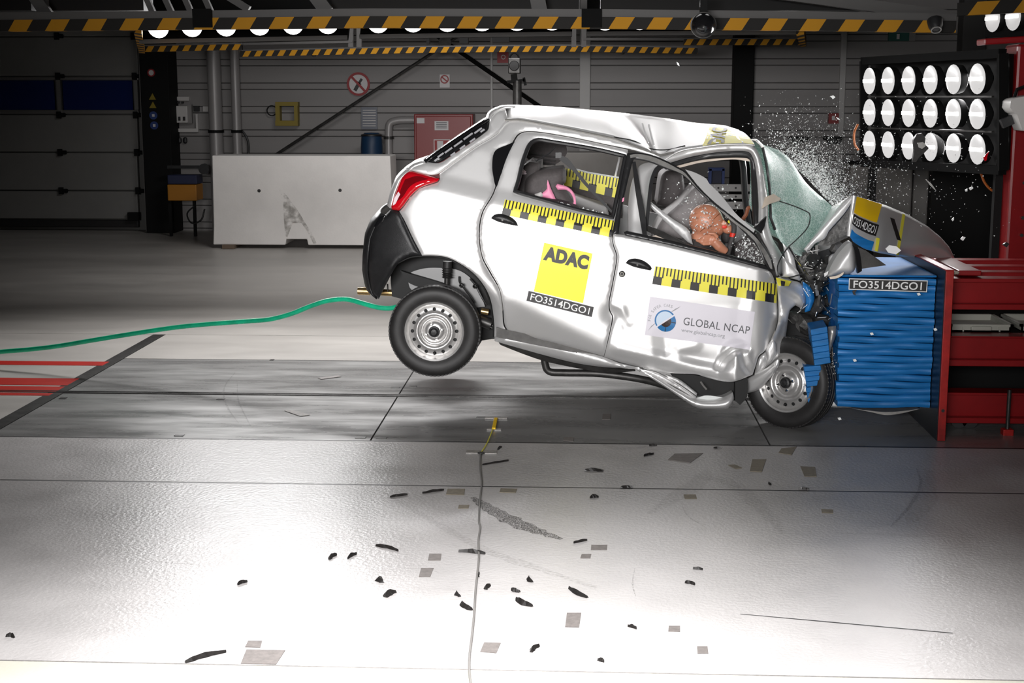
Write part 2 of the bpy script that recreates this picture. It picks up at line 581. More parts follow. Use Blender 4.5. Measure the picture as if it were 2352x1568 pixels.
def panel(name, outline, m, parent, surf, holes=(), step=9.0, thick=0.014, lip=0.0, lipw=6.0, smooth=True, mirror=None, corner=50,
          bvec=(0, 1, 0), maxd=7.0, dome=0.0):
    out = densify(outline, maxd, smooth, corner)
    hs = [densify(h, maxd, smooth, corner) for h in holes]
    V, F, d = tri2d(out, hs, step, min(lipw * 0.5, 4) if lip else 0)
    P = surf(V[:, 0], V[:, 1])
    if lip:
        P[:, 1] += lip * np.clip(1 - d / lipw, 0, 1)**2
    if dome:
        dm = d.max(); P[:, 1] -= dome * (1 - (1 - d / dm)**2)
    # orient faces towards the camera side (-y)
    a, b, c = P[F[:, 0]], P[F[:, 1]], P[F[:, 2]]
    if np.cross(b - a, c - a)[:, 1].sum() > 0: F = F[:, ::-1]
    nV = len(P)
    Bk = P + np.array(bvec)[None, :] * thick
    # boundary edges
    cnt = {}
    for f in F:
        for i in range(3):
            e = (f[i], f[(i + 1) % 3]); k = (min(e), max(e)); cnt.setdefault(k, []).append(e)
    bnd = [v[0] for v in cnt.values() if len(v) == 1]
    verts = [P, Bk]; faces = [tuple(map(int, f)) for f in F] + [tuple(int(i) + nV for i in f[::-1]) for f in F]
    ids = sorted({i for e in bnd for i in e}); mp = {i: k for k, i in enumerate(ids)}
    verts += [P[ids], Bk[ids]]
    o1, o2 = 2 * nV, 2 * nV + len(ids)
    for i, j in bnd:
        faces.append((o1 + mp[j], o1 + mp[i], o2 + mp[i], o2 + mp[j]))
    VV = np.vstack(verts)
    if mirror is not None:
        VV = VV.copy(); VV[:, 1] = mirror - VV[:, 1]
        faces = [f[::-1] for f in faces]
    mb = MB(); mb.v = [tuple(q) for q in VV]; mb.f = faces
    return obj(name, mb, m, parent, smooth=True, angle=181, fix=False)


def flat(Y, tiltx=0.0, tilty=0.0, cx=0.0, cy=0.0):
    """surface at depth Y, optionally leaning with the pixel position (metres per pixel)"""
    return lambda px, py: atY(px, py, Y + tiltx * (np.asarray(px) - cx) + tilty * (np.asarray(py) - cy))


def wallrect(name, m, x0, y0, x1, y1, Y, depth, parent=None, **kw):
    """a box whose front face covers the pixel rectangle at depth Y"""
    a = at(x0, y0, Y); b = at(x1, y1, Y)
    return obj(name, MB().box((a.x, Y, b.z), (b.x, Y + depth, a.z)), m, parent, **kw)


def ribbon(name, pts, w, m, parent, z=0.0015):
    """flat ribbon on the floor through world points"""
    pts = [Vector(p) for p in pts]; V = []; F = []
    n = len(pts)
    for i, p in enumerate(pts):
        d = (pts[min(i + 1, n - 1)] - pts[max(i - 1, 0)]).normalized()
        s = Vector((-d.y, d.x, 0)); ww = w * (0.25 + 0.75 * math.sin(math.pi * (i + 0.3) / (n - 0.4))) * random.uniform(0.7, 1.2)
        V += [(p.x + s.x * ww / 2, p.y + s.y * ww / 2, z), (p.x - s.x * ww / 2, p.y - s.y * ww / 2, z)]
    for i in range(n - 1): F.append((2 * i, 2 * i + 1, 2 * i + 3, 2 * i + 2))
    mb = MB().add(V, F)
    return obj(name, mb, m, parent)


def crv(pts, k=6):
    """smooth a 3D polyline"""
    P = [Vector(p) for p in pts]; n = len(P); out = []
    for i in range(n - 1):
        p0 = P[i - 1] if i else P[0] * 2 - P[1]
        p3 = P[i + 2] if i + 2 < n else P[-1] * 2 - P[-2]
        for j in range(k):
            t = j / k
            out.append(0.5 * ((2 * P[i]) + (P[i + 1] - p0) * t + (2 * p0 - 5 * P[i] + 4 * P[i + 1] - p3) * t * t + (3 * P[i] - p0 - 3 * P[i + 1] + p3) * t**3))
    out.append(P[-1])
    return out


def text_tris(s, offset=0.0, space=1.0):
    """2D triangulated glyphs of s, normalised to the unit box"""
    c = bpy.data.curves.new('txt', 'FONT')
    c.body = s; c.size = 1.0; c.resolution_u = 4; c.offset = offset; c.space_character = space
    o = bpy.data.objects.new('txt', c); COL.objects.link(o)
    dg = bpy.context.evaluated_depsgraph_get(); dg.update()
    me = o.evaluated_get(dg).to_mesh()
    V = np.array([tuple(v.co[:2]) for v in me.vertices]); me.calc_loop_triangles()
    F = [tuple(t.vertices) for t in me.loop_triangles]
    o.evaluated_get(dg).to_mesh_clear()
    bpy.data.objects.remove(o); bpy.data.curves.remove(c)
    lo, hi = V.min(0), V.max(0)
    V = (V - lo) / (hi - lo)
    return V, F


def quad_px(q, s, t):
    """bilinear pixel position in quad q (TL, TR, BR, BL), s right, t down"""
    q = np.array(q, float); s = np.asarray(s)[:, None]; t = np.asarray(t)[:, None]
    return q[0] * (1 - s) * (1 - t) + q[1] * s * (1 - t) + q[2] * s * t + q[3] * (1 - s) * t


def lettering(name, s, q, m, parent, surf, box=(0.05, 0.1, 0.95, 0.9), offset=0.0, space=1.0):
    V, F = text_tris(s, offset, space)
    a = quad_px(q, box[0] + V[:, 0] * (box[2] - box[0]), box[3] - V[:, 1] * (box[3] - box[1]))
    P = surf(a[:, 0], a[:, 1])
    mb = MB(); mb.v = [tuple(p) for p in P]; mb.f = F
    o = obj(name, mb, m, parent, fix=False)
    return o


def sheet(name, q, m, parent, surf, n=24, k=12):
    """thin sheet over pixel quad q laid on surf"""
    s, t = np.meshgrid(np.linspace(0, 1, n + 1), np.linspace(0, 1, k + 1))
    a = quad_px(q, s.ravel(), t.ravel())
    P = surf(a[:, 0], a[:, 1])
    F = []
    for j in range(k):
        for i in range(n):
            b = j * (n + 1) + i
            F.append((b, b + n + 1, b + n + 2, b + 1))
    mb = MB(); mb.v = [tuple(p) for p in P]; mb.f = F
    return obj(name, mb, m, parent, smooth=True, angle=181, fix=False)


def rects(name, rs, q, m, parent, surf, sub=2):
    """several small rectangles (s0,t0,s1,t1) inside pixel quad q, joined"""
    mb = MB()
    for (a, b, c, d) in rs:
        s, t = np.meshgrid(np.linspace(a, c, sub + 1), np.linspace(b, d, sub + 1))
        p = quad_px(q, s.ravel(), t.ravel())
        P = surf(p[:, 0], p[:, 1]); F = []
        for j in range(sub):
            for i in range(sub):
                k = j * (sub + 1) + i
                F.append((k, k + sub + 1, k + sub + 2, k + 1))
        mb.add(P, F)
    return obj(name, mb, m, parent, fix=False)


def loft(name, curves, m, parent, thick=0.0, smooth=True, closed=False):
    n = len(curves[0]); V = []; F = []
    for c in curves: V += [tuple(p) for p in c]
    for i in range(len(curves) - 1):
        for j in range(n - 1):
            a = i * n + j
            F.append((a, a + 1, a + n + 1, a + n))
    mb = MB().add(V, F)
    o = obj(name, mb, m, parent, smooth=smooth, angle=60)
    if thick:
        s = o.modifiers.new('solid', 'SOLIDIFY'); s.thickness = thick; s.offset = 0
    return o


def blob(name, mb, m, parent, voxel=0.008, smooth=4):
    o = obj(name, mb, m, parent, smooth=True, angle=181)
    r = o.modifiers.new('remesh', 'REMESH'); r.mode = 'VOXEL'; r.voxel_size = voxel; r.use_smooth_shade = True
    s = o.modifiers.new('smooth', 'SMOOTH'); s.iterations = smooth; s.factor = 0.6
    return o

# ================================================================== SETTING
# ---- floor: a dark bed with slabs and steel plates lying proud of it
floor = struct(obj('floor', MB().box((-12, -10.5, -0.16), (10, 12.6, -0.038)), 'floor_base'), 'pale grey test hall floor of slabs and steel plates')
G = 0.005


def slab(name, m, x0, x1, y0, y1, z=0.0, ga=0.005, gb=0.005):
    return obj(name, MB().box((x0 + G, y0 + ga, -0.04), (x1 - G, y1 - gb, z)), m, floor)


slab('floor_slab', 'floor_cream', -9, 8, -10.4, -3.67)
slab('floor_slab', 'floor_light', -9, 8, -3.67, -1.335, 0.0, 0.005, 0.013)
slab('floor_slab', 'floor_light', -9, 8, -1.335, -0.40, -0.001, 0.013, 0.016)
XS = [-3.45, -1.21, 1.07, 3.30, 6.0]
for a, b in zip(XS[:-1], XS[1:]):
    slab('steel_plate', 'floor_steel', a, b, -0.40, 0.815, -0.002)
    slab('steel_plate', 'floor_steel', a, b, 0.885, 2.08, -0.002)
slab('floor_slab', 'floor_far', XS[0], 8, 2.08, 3.17)
slab('floor_slab', 'floor_far', -12, XS[0] - 0.05, -0.40, 3.17)
slab('floor_slab', 'floor_far', -12, 8, 3.17, 5.44)
slab('floor_slab', 'floor_far', -12, 8, 5.44, 12.5, -0.003)
for yy, w_ in ((-1.335, 0.013), (-0.40, 0.008), (2.08, 0.006), (3.17, 0.004), (5.44, 0.004)):
    obj('joint_filler', MB().box((-9 if yy != 2.08 and yy != 3.17 else XS[0], yy - w_, -0.04), (8, yy + w_ * 1.3, -0.0015)), 'print_black', floor)
# rail lips along the tow slot
for yy in (0.822, 0.862):
    obj('slot_rail', MB().box((-12, yy, -0.03), (6, yy + 0.014, 0.004)), 'dark_steel', floor)
# red marking bands on the left slab
for p0, p1 in ((829, 838), (868, 884), (887, 899), (902, 908)):
    ya, yb = fl(40, p1).y, fl(40, p0).y
    obj('red_band', MB().box((-12, ya, -0.002), (XS[0] - 0.06, yb, 0.002)), 'floor_red', floor)
# steel edge strip where slab and plates meet
obj('edge_strip', MB().box((XS[0] - 0.10, -0.40, -0.01), (XS[0] - 0.0, 3.17, 0.001)), 'dark_steel', floor)
# small lifting plates let into the steel plates
for px, py, w in ((908, 889, 24), (948, 887, 20), (828, 1004, 24), (876, 1005, 24), (507, 916, 20), (145, 914, 18), (412, 999, 22), (625, 826, 12), (1122, 958, 60)):
    c = fl(px, py); s = w / 400
    obj('lifting_lug', MB().box((c.x - s / 2, c.y - 0.02, -0.004), (c.x + s / 2, c.y + 0.02, 0.0015)), 'dark_steel', floor)
# scuffs and skid marks with their own shapes
SC = [
    ([(1085, 1142), (1120, 1165), (1165, 1190), (1215, 1213), (1290, 1238)], 0.11, 'scuff_dark'),
    ([(2105, 1075), (2115, 1110), (2098, 1150), (2070, 1185), (2045, 1210)], 0.02, 'scuff'),
    ([(2135, 1080), (2130, 1130), (2110, 1170), (2090, 1200)], 0.12, 'scuff_soft'),
    ([(1600, 1095), (1680, 1110), (1760, 1180), (1800, 1225)], 0.10, 'scuff_soft'),
    ([(1490, 1180), (1600, 1110), (1625, 1080)], 0.11, 'scuff_soft'),
    ([(1915, 1224), (2000, 1226), (2090, 1230), (2180, 1231)], 0.04, 'scuff_soft'),
    ([(880, 1130), (1000, 1200), (1120, 1265), (1250, 1310), (1370, 1350)], 0.07, 'scuff_soft'),
    ([(1565, 1155), (1580, 1185), (1620, 1210)], 0.008, 'scuff'),
    ([(540, 855), (515, 890), (520, 930), (548, 972)], 0.012, 'scuff'),
    ([(545, 880), (548, 920), (575, 978)], 0.010, 'scuff'),
    ([(1520, 1435), (1700, 1445), (1860, 1465), (2188, 1454)], 0.0, None),
    ([(270, 1285), (400, 1293), (460, 1297)], 0.006, 'scuff'),
    ([(540, 1303), (640, 1313), (900, 1345), (1200, 1362)], 0.006, 'scuff_soft'),
    ([(1458, 1305), (1453, 1340), (1460, 1370)], 0.006, 'scuff'),
    ([(640, 1052), (690, 1060)], 0.006, 'scuff'),
    ([(1380, 1020), (1430, 1030), (1500, 1024)], 0.05, 'scuff_soft'),
]
for pts, w, m in SC:
    if m:
        ribbon('scuff_mark', crv([fl(*p) for p in pts]), w, m, floor, 0.0012)
ribbon('floor_crack', [fl(1700, 1410), fl(1900, 1428), fl(2188, 1454)], 0.010, 'cable_black', floor, 0.0013)

# ---- back wall with horizontal cladding boards
WY = 12.35
wall = struct(obj('wall_back', MB().box((-6.5, WY + 0.03, -0.02), (8, WY + 0.3, 7)), 'wall_groove'), 'grey hall back wall of horizontal cladding boards')
zz = at(1000, 352, WY).z
H1, H2 = 0.236, 0.083
z = zz - 5 * (H1 + H2 + 0.016)
while z < 5.6:
    for h in (H1, H2):
        if z + h > 0.0:
            obj('cladding_board', MB().box((-6.0, WY, max(z, -0.01)), (7.2, WY + 0.045, z + h)), 'wall_clad', wall, bevel=0.008)
        z += h + 0.008
ceil = struct(obj('ceiling', MB().box((-12, -10.5, 7.0), (10, 12.7, 7.2)), 'ceiling'))
wl = struct(obj('wall_left', MB().box((-12.2, -10.5, 0), (-12, 12.6, 7)), 'wall_groove'))
wr = struct(obj('wall_right', MB().box((9.6, -10.5, 0), (9.8, 12.6, 7)), 'wall_groove'))
wf = struct(obj('wall_front', MB().box((-12, -10.7, 0), (10, -10.5, 7)), 'wall_groove'))


def trimbox(n, m, x0, x1, Y, d, z0=0.0, z1=6.9, lab=None):
    a = at(x0, 200, Y); b = at(x1, 200, Y)
    return struct(obj('trim_%d' % n, MB().box((a.x, Y, z0), (b.x, Y + d, z1)), m, bevel=0.01), lab)


trimbox(1, 'wall_post', 1331, 1356, WY - 0.06, 0.06, lab='pale vertical wall post behind the car roof')
trimbox(2, 'wall_post', 1126, 1132, WY - 0.02, 0.03, lab='thin vertical joint strip of the wall cladding')
trimbox(3, 'black_metal', 1686, 1731, WY - 0.35, 0.40, lab='black steel hall column behind the bonnet')
trimbox(4, 'black_metal', 322, 388, WY - 0.45, 0.45, lab='black steel hall column beside the sectional door')
trimbox(5, 'wall_post', 1928, 1942, WY - 0.04, 0.05, lab='thin vertical wall strip left of the lamp wall')
trimbox(6, 'wall_groove', 2205, 2260, WY - 0.3, 0.3, lab='dark upright behind the lamp wall')

# ---- sectional door on the left
DY = WY - 0.15
d1 = bpy.data.objects.new('door_1', None); COL.objects.link(d1); struct(d1, 'grey sectional overhead door with blue window band')
d1.location = at(100, 525, DY)
xl = at(-420, 300, DY).x
ys = [(60, 83), (85, 174), (176, 184), (252, 262), (264, 349), (351, 437), (439, 503), (505, 522)]
for y0, y1 in ys:
    a = at(160, y0, DY); b = at(318, y1, DY)
    m = 'alu' if y1 - y0 < 12 else 'door_grey'
    if y0 >= 505: m = 'rubber'
    obj('door_section', MB().box((xl, DY, b.z), (b.x, DY + 0.06, a.z)), m, d1, bevel=0.012)
for x0, x1 in ((-60, 127), (143, 306)):
    a = at(x0, 185, DY + 0.02); b = at(x1, 252, DY + 0.02)
    obj('pane', MB().box((a.x, DY + 0.02, b.z), (b.x, DY + 0.03, a.z)), 'door_glass', d1)
wallrect('mullion', 'alu', 128, 176, 142, 262, DY - 0.01, 0.06, d1)
wallrect('mullion', 'door_grey', 307, 184, 318, 252, DY - 0.01, 0.06, d1)
for y in (83, 175, 264, 350, 438):
    for x in (132 + (y - 170) * 0.03, 308 + (y - 170) * 0.03):
        c = at(x, y, DY - 0.03)
        mb = MB().box((c.x - 0.03, DY - 0.05, c.z - 0.05), (c.x + 0.03, DY, c.z + 0.05))
        mb.lathe([(0.0, 0), (0.03, 0), (0.03, 0.06), (0, 0.06)], (c.x + 0.035, DY - 0.03, c.z), (1, 0, 0), 10)
        obj('hinge', mb, 'black_metal', d1)
wallrect('lock_box', 'black_metal', 292, 488, 318, 506, DY - 0.1, 0.1, d1)
a = at(321, 60, DY); b = at(325, 524, DY)
obj('guide_rail', MB().box((a.x - 0.02, DY - 0.06, 0), (a.x + 0.02, DY + 0.05, a.z)), 'alu', d1)
struct(obj('wall_door_side', MB().box((-12, WY + 0.02, 0), (-6.0, WY + 0.3, 7)), 'door_grey'))

# ---- cross bracing of the hall
br = thing('cross_brace', 'dark crossed steel bracing rods on the back wall', 'brace', at(1020, 100, WY - 0.3))
for n_, (p, q, r_) in enumerate([((620, 364), (1060, 78), 0.022), ((985, 70), (1240, 245), 0.024)]):
    obj('rod', MB().tube([at(*p, WY - 0.3), at(*q, WY - 0.3 + 0.06 * n_)], r_ if n_ == 0 else 0.03, 8), 'dark_steel' if n_ == 0 else 'beam_dark', br, smooth=True)
obj('node_plate', MB().lathe([(0, -0.02), (0.09, -0.02), (0.09, 0.02), (0, 0.02)], at(1022, 98, WY - 0.33), (0, 1, 0), 16), 'dark_steel', br)

# ---- pipes
for n_, (x, r_, lab) in enumerate([(496, 0.098, 'thicker grey vertical pipe beside the black column'), (544, 0.066, 'thinner grey vertical pipe next to the thick one')]):
    t = thing('vertical_pipe', lab, 'pipe', (at(x, 300, WY - 0.15).x, WY - 0.15, 0), 'vertical pipes on the back wall')
    c = at(x, 300, WY - 0.15)
    obj('pipe', MB().tube([(c.x, c.y, 0), (c.x, c.y, 6.8)], r_, 20), 'pipe_grey', t, smooth=True)
    obj('clamp', MB().lathe([(r_, -0.02), (r_ + 0.015, -0.02), (r_ + 0.015, 0.02), (r_, 0.02)], (c.x, c.y, at(x, 301, WY).z), (0, 0, 1), 20), 'black_metal', t)
tag(obj('black_cable', MB().tube(crv([at(556, 300, WY - .05), at(566, 315, WY - .06), at(571, 335, WY - .06), at(570, 365, WY - .06)]), 0.016, 6), 'cable_black', smooth=True),
    'black cable hanging beside the thinner grey pipe', 'cable')
t = thing('elbow_pipe', 'grey elbow pipe running into the red cabinet', 'pipe', at(893, 350, WY - 0.12))
obj('pipe', MB().tube(crv([(at(893, 300, WY - .12).x, WY - .12, 0.0), at(893, 330, WY - .12), at(893, 300, WY - .12), at(896, 283, WY - .12), at(912, 277, WY - .12), at(930, 276, WY - .12), at(952, 276, WY - .12)], 5), 0.055, 14), 'pipe_grey', t, smooth=True)
c = at(893, 316, WY - .12)
obj('flange', MB().lathe([(0.055, -0.02), (0.075, -0.02), (0.075, 0.02), (0.055, 0.02)], c, (0, 0, 1), 16), 'dark_steel', t)

# ---- things on and before the back wall
t = thing('fuse_box', 'pale electrical box with switches beside the black column', 'box', at(405, 285, WY - 0.1))
wallrect('body', 'white_pl', 380, 243, 431, 282, WY - 0.12, 0.12, t, bevel=0.01)
wallrect('side_cover', 'wall_clad', 429, 240, 441, 283, WY - 0.08, 0.08, t)
for x in (391, 399, 409, 420):
    wallrect('switch', 'black_plastic', x, 268, x + 5, 277, WY - 0.14, 0.03, t)
for x in (386, 396, 406, 416):
    wallrect('vent_slot', 'black_plastic', x, 233, x + 6, 238, WY - 0.06, 0.02, t)
t = thing('cable_duct', 'white angled cable duct around the fuse box', 'duct', at(410, 300, WY - 0.05))
wallrect('duct_run', 'white_pl', 390, 295, 455, 303, WY - 0.06, 0.06, t)
wallrect('duct_run', 'white_pl', 449, 262, 455, 295, WY - 0.06, 0.06, t)
wallrect('duct_run', 'white_pl', 389, 222, 434, 231, WY - 0.06, 0.06, t)
t = thing('wall_socket', 'black square wall socket right of the fuse box', 'socket', at(450, 255, WY))
wallrect('plate', 'black_plastic', 444, 243, 457, 256, WY - 0.05, 0.05, t)
wallrect('cover', 'white_pl', 466, 244, 478, 256, WY - 0.04, 0.04, t)
for k, x in enumerate((392, 406, 419)):
    o = wallrect('round_socket', 'black_plastic', x, 315, x + 10, 330, WY - 0.06, 0.06, None, bevel=0.025)
    tag(o, ['left', 'middle', 'right'][k] + ' of three dark round sockets below the cable duct', 'socket', 'three dark sockets')
t = thing('battery_charger', 'orange box with dark lid on a stand by the column', 'machine', (at(420, 500, WY - 0.7).x, WY - 0.7, 0))
wallrect('body', 'orange_box', 384, 424, 452, 461, WY - 1.0, 0.35, t, bevel=0.01)
wallrect('lid', 'navy', 384, 402, 452, 423, WY - 0.98, 0.33, t, bevel=0.01)
wallrect('tool_rail', 'black_plastic', 384, 380, 470, 387, WY - 0.8, 0.05, t)
obj('reel', MB().lathe([(0, -0.03), (0.075, -0.03), (0.075, 0.03), (0, 0.03)], at(469, 388, WY - 0.85), (0, 1, 0), 20), 'black_plastic', t)
for x in (390, 446):
    p = at(x, 455, WY - 0.9); obj('leg', MB().bar((p.x, p.y, 0), p, 0.04, 0.04), 'black_metal', t)
obj('cable', MB().tube(crv([at(450, 470, WY - .9), at(430, 490, WY - .95), at(440, 512, WY - .95), at(462, 505, WY - .95), at(470, 480, WY - .95)]), 0.012, 6), 'cable_black', t, smooth=True)


def disc(name, m, px, py, Y, r, parent=None, dep=0.012, n=28):
    return obj(name, MB().lathe([(0, 0), (r, 0), (r, dep), (0, dep)], at(px, py, Y), (0, 1, 0), n), m, parent)


def ringobj(name, m, px, py, Y, r0, r1, parent, dep=0.014):
    return obj(name, MB().lathe([(r0, 0), (r1, 0), (r1, dep), (r0, dep)], at(px, py, Y), (0, 1, 0), 32, closed=True), m, parent)


SS = 3267 / 20.9
t = thing('prohibition_sign', 'round red ringed prohibition sign with slanted figure', 'sign', at(823, 218, WY - 0.03))
disc('disc', 'sign_white', 823, 193, WY - 0.03, 24 / SS, t)
ringobj('ring', 'sign_red', 823, 193, WY - 0.04, 21 / SS, 26 / SS, t)
mb = MB().bar(at(815, 208, WY - .036), at(824, 192, WY - .036), 0.05, 0.004, (0, 1, 0)).bar(at(824, 192, WY - .036), at(831, 181, WY - .036), 0.035, 0.004, (0, 1, 0))
mb.bar(at(819, 188, WY - .036), at(829, 195, WY - .036), 0.03, 0.004, (0, 1, 0))
obj('figure', mb, 'print_black', t)
obj('slash', MB().bar(at(808, 177, WY - .041), at(838, 209, WY - .041), 0.032, 0.004, (0, 1, 0)), 'sign_red', t)
t = thing('no_smoking_sign', 'small white no smoking notice on the back wall', 'sign', at(1021, 200, WY - 0.02))
wallrect('board', 'sign_white', 1010, 171, 1033, 201, WY - 0.02, 0.02, t)
ringobj('ring', 'sign_red', 1021, 182, WY - 0.03, 7 / SS, 9.5 / SS, t)
obj('slash', MB().bar(at(1015, 177, WY - .03), at(1027, 187, WY - .03), 0.018, 0.004, (0, 1, 0)), 'sign_red', t)
t = thing('fire_sign', 'small square red fire equipment sign under the gantry', 'sign', at(1155, 145, WY - 0.02))
wallrect('board', 'sign_red', 1142, 119, 1168, 144, WY - 0.02, 0.02, t)
ringobj('symbol', 'sign_white', 1156, 131, WY - 0.035, 3.5 / SS, 5 / SS, t)
t = thing('wall_bracket', 'yellow open frame bracket hung on the wall', 'bracket', at(660, 288, WY - 0.1))
for r_ in ((632, 234, 684, 243), (632, 277, 684, 289), (632, 243, 643, 277), (675, 243, 684, 277)):
    wallrect('frame_bar', 'sign_yellow', *r_, WY - 0.16, 0.14, t)
ringobj('hoop', 'black_metal', 624, 254, WY - 0.08, 10 / SS, 12 / SS, t)
t = thing('notice_sheet', 'clear wall pocket with lined sheet above the blue bin', 'notice', at(847, 298, WY - 0.1))
wallrect('sheet', 'clear_sheet', 829, 246, 867, 297, WY - 0.05, 0.03, t)
for y in range(252, 294, 6):
    wallrect('text_line', 'alu', 833, y, 863, y + 2, WY - 0.056, 0.006, t)
t = thing('blue_bin', 'dark blue round topped bin behind the white block', 'bin', (at(854, 350, WY - 0.5).x, WY - 0.5, 0))
c = at(854, 350, WY - 0.5); zt = at(854, 304, WY - 0.5).z
obj('body', MB().lathe([(0, 0), (0.15, 0), (0.155, zt - 0.2), (0.145, zt - 0.06), (0.10, zt - 0.005), (0, zt)], (c.x, c.y, 0), (0, 0, 1), 24), 'dark_blue', t, smooth=True)
obj('rim', MB().lathe([(0.13, zt - 0.045), (0.150, zt - 0.05), (0.150, zt - 0.03), (0.12, zt - 0.02)], (c.x, c.y, 0), (0, 0, 1), 24), 'black_plastic', t, smooth=True)
t = thing('red_cabinet', 'tall red fire cabinet with white labels on the wall', 'cabinet', (at(1018, 300, WY - 0.4).x, WY - 0.4, 0))
a = at(950, 262, WY - 0.45); b = at(1086, 262, WY - 0.45)
obj('body', MB().box((a.x, WY - 0.42, 0.02), (b.x, WY - 0.01, a.z)), 'cabinet_red', t, bevel=0.01)
obj('door', MB().box((a.x + 0.03, WY - 0.45, 0.1), (b.x - 0.03, WY - 0.42, a.z - 0.03)), 'cabinet_red', t, bevel=0.008)
for r_, m in (((998, 278, 1030, 299), 'sign_white'), ((957, 271, 975, 283), 'sign_white'), ((996, 320, 1034, 352), 'sign_white'), ((998, 322, 1032, 352), 'sign_red'), ((1004, 324, 1018, 345), 'sign_white')):
    wallrect('label_plate', m, *r_, WY - 0.455 - (0.006 if m == 'sign_red' else 0) - (0.012 if r_[0] == 1004 else 0), 0.01, t)
for y in (281, 285, 289, 293):
    wallrect('text_line', 'print_grey', 1002, y, 1026, y + 1.5, WY - 0.460, 0.004, t)
# signs on the black column
CY = WY - 0.47
for (px, py, m, r_, lab) in ((347, 167, 'sign_white', 8, 'small round red and white sign high on black column'), (352, 265, 'sign_blue', 9, 'upper round blue sign low on black column'), (354, 288, 'sign_blue', 9, 'lower round blue sign low on black column')):
    t = thing('round_sign', lab, 'sign', at(px, py, CY), 'signs on the black column')
    disc('disc', m, px, py, CY, r_ / SS, t)
    if m == 'sign_white': ringobj('ring', 'sign_red', px, py, CY - 0.01, 6 / SS, 8.6 / SS, t)
    else: wallrect('symbol', 'sign_white', px - 3, py - 3, px + 3, py + 3, CY - 0.008, 0.008, t)
for (px, py, lab) in ((350, 222, 'upper yellow warning triangle on black column'), (351, 241, 'lower yellow warning triangle on black column')):
    p = [at(px - 8, py + 7, CY), at(px + 8, py + 7, CY), at(px, py - 8, CY)]
    tag(obj('warning_triangle', MB().prism(p, (0, 0.012, 0)), 'sign_yellow'), lab, 'sign', 'signs on the black column')
# exit sign, red box and dark boxes on the right of the wall
t = thing('exit_sign', 'dim green exit sign on the wall below the gantry', 'sign', at(2070, 95, WY - 0.1))
wallrect('board', 'sign_green', 2042, 74, 2088, 94, WY - 0.1, 0.06, t)
wallrect('symbol', 'sign_white', 2060, 78, 2066, 90, WY - 0.105, 0.006, t)
wallrect('symbol', 'alu', 2089, 74, 2102, 94, WY - 0.1, 0.05, t)
t = thing('alarm_box', 'small dark red alarm box on the wall right of column', 'box', at(1915, 285, WY - 0.1))
wallrect('body', 'cabinet_red', 1904, 260, 1926, 284, WY - 0.1, 0.08, t)
wallrect('button', 'sign_white', 1911, 266, 1918, 276, WY - 0.105, 0.01, t)
for k, (x0, x1) in enumerate(((1818, 1856), (1898, 1934))):
    t = thing('cable_tray_end', ['left', 'right'][k] + ' dark equipment cluster on wall behind the flying glass', 'equipment', at((x0 + x1) / 2, 325, WY - 0.3), 'dark wall equipment')
    wallrect('body', 'black_metal', x0, 314, x1, 322, WY - 0.3, 0.3, t)
    for x in (x0 + 3, x0 + 15, x0 + 26):
        wallrect('plug', 'black_plastic', x, 318, x + 7, 330, WY - 0.34, 0.1, t)

# ---- camera lamp on a pole behind the car
t = thing('camera_light', 'grey box light clamped on a dark pole behind the car', 'lamp', (at(1188, 300, 8.0).x, 8.0, 0))
wallrect('housing', 'dark_steel', 1167, 133, 1195, 169, 8.0, 0.2, t, bevel=0.01)
obj('lens', MB().lathe([(0, -0.02), (0.05, -0.02), (0.062, 0.01), (0.062, 0.05)], at(1181, 151, 8.0), (0, 1, 0), 20), 'rubber', t, smooth=True)
obj('handle', MB().tube(crv([at(1170, 134, 8.05), at(1174, 126, 8.05), at(1181, 121, 8.05), at(1189, 126, 8.05), at(1192, 134, 8.05)]), 0.012, 6), 'black_metal', t, smooth=True)
mb = MB().bar(at(1180, 170, 8.05), at(1182, 188, 8.05), 0.07, 0.07).bar(at(1165, 188, 8.05), at(1205, 184, 8.05), 0.03, 0.03).bar(at(1203, 178, 8.05), at(1207, 196, 8.05), 0.03, 0.03)
obj('clamp', mb, 'black_metal', t)
p = at(1188, 185, 8.06)
obj('pole', MB().tube([(p.x, p.y, 0), p], 0.05, 12), 'dark_steel', t, smooth=True)

# ---- white concrete block
BY = 9.9
t = thing('concrete_block', 'large white concrete barrier block with two bolt holes', 'block', (at(690, 560, BY).x, BY, 0))
a = at(485, 357, BY); b = at(896, 353, BY); zt = a.z; zb = 0.045
xa, xb = a.x, b.x
n0, n1 = at(657, 560, BY).x, at(706, 560, BY).x
nh = 0.075
prof = [(xa - 0.015, zb), (n0 - 0.01, zb), (n0 + 0.005, zb + nh), (n1 - 0.005, zb + nh), (n1 + 0.01, zb), (xb + 0.03, zb), (xb + 0.03, zb + 0.2), (xb, zt), (xa + 0.01, zt), (xa, zb + 0.25)]
obj('body', MB().prism([(x, BY, z_) for x, z_ in prof], (0, 0.55, 0)), 'concrete', t, bevel=0.012)
for px, py in ((595, 438), (781, 437)):
    disc('bolt_hole', 'print_black', px, py, BY - 0.002, 0.022, t, 0.01, 16)
for x in (xa + 0.12, xb - 0.2):
    obj('timber_bearer', MB().box((x, BY - 0.08, 0.0), (x + 0.16, BY + 0.6, 0.05)), 'timber', t)
sm = [(640, 432), (655, 445), (668, 462), (685, 485), (700, 510), (716, 535), (728, 560), (720, 560), (706, 532), (692, 512), (672, 512), (660, 545), (655, 540), (652, 500), (650, 465)]
panel('rubber_smear', sm, 'smear', t, flat(BY - 0.004), thick=0.002, step=20)

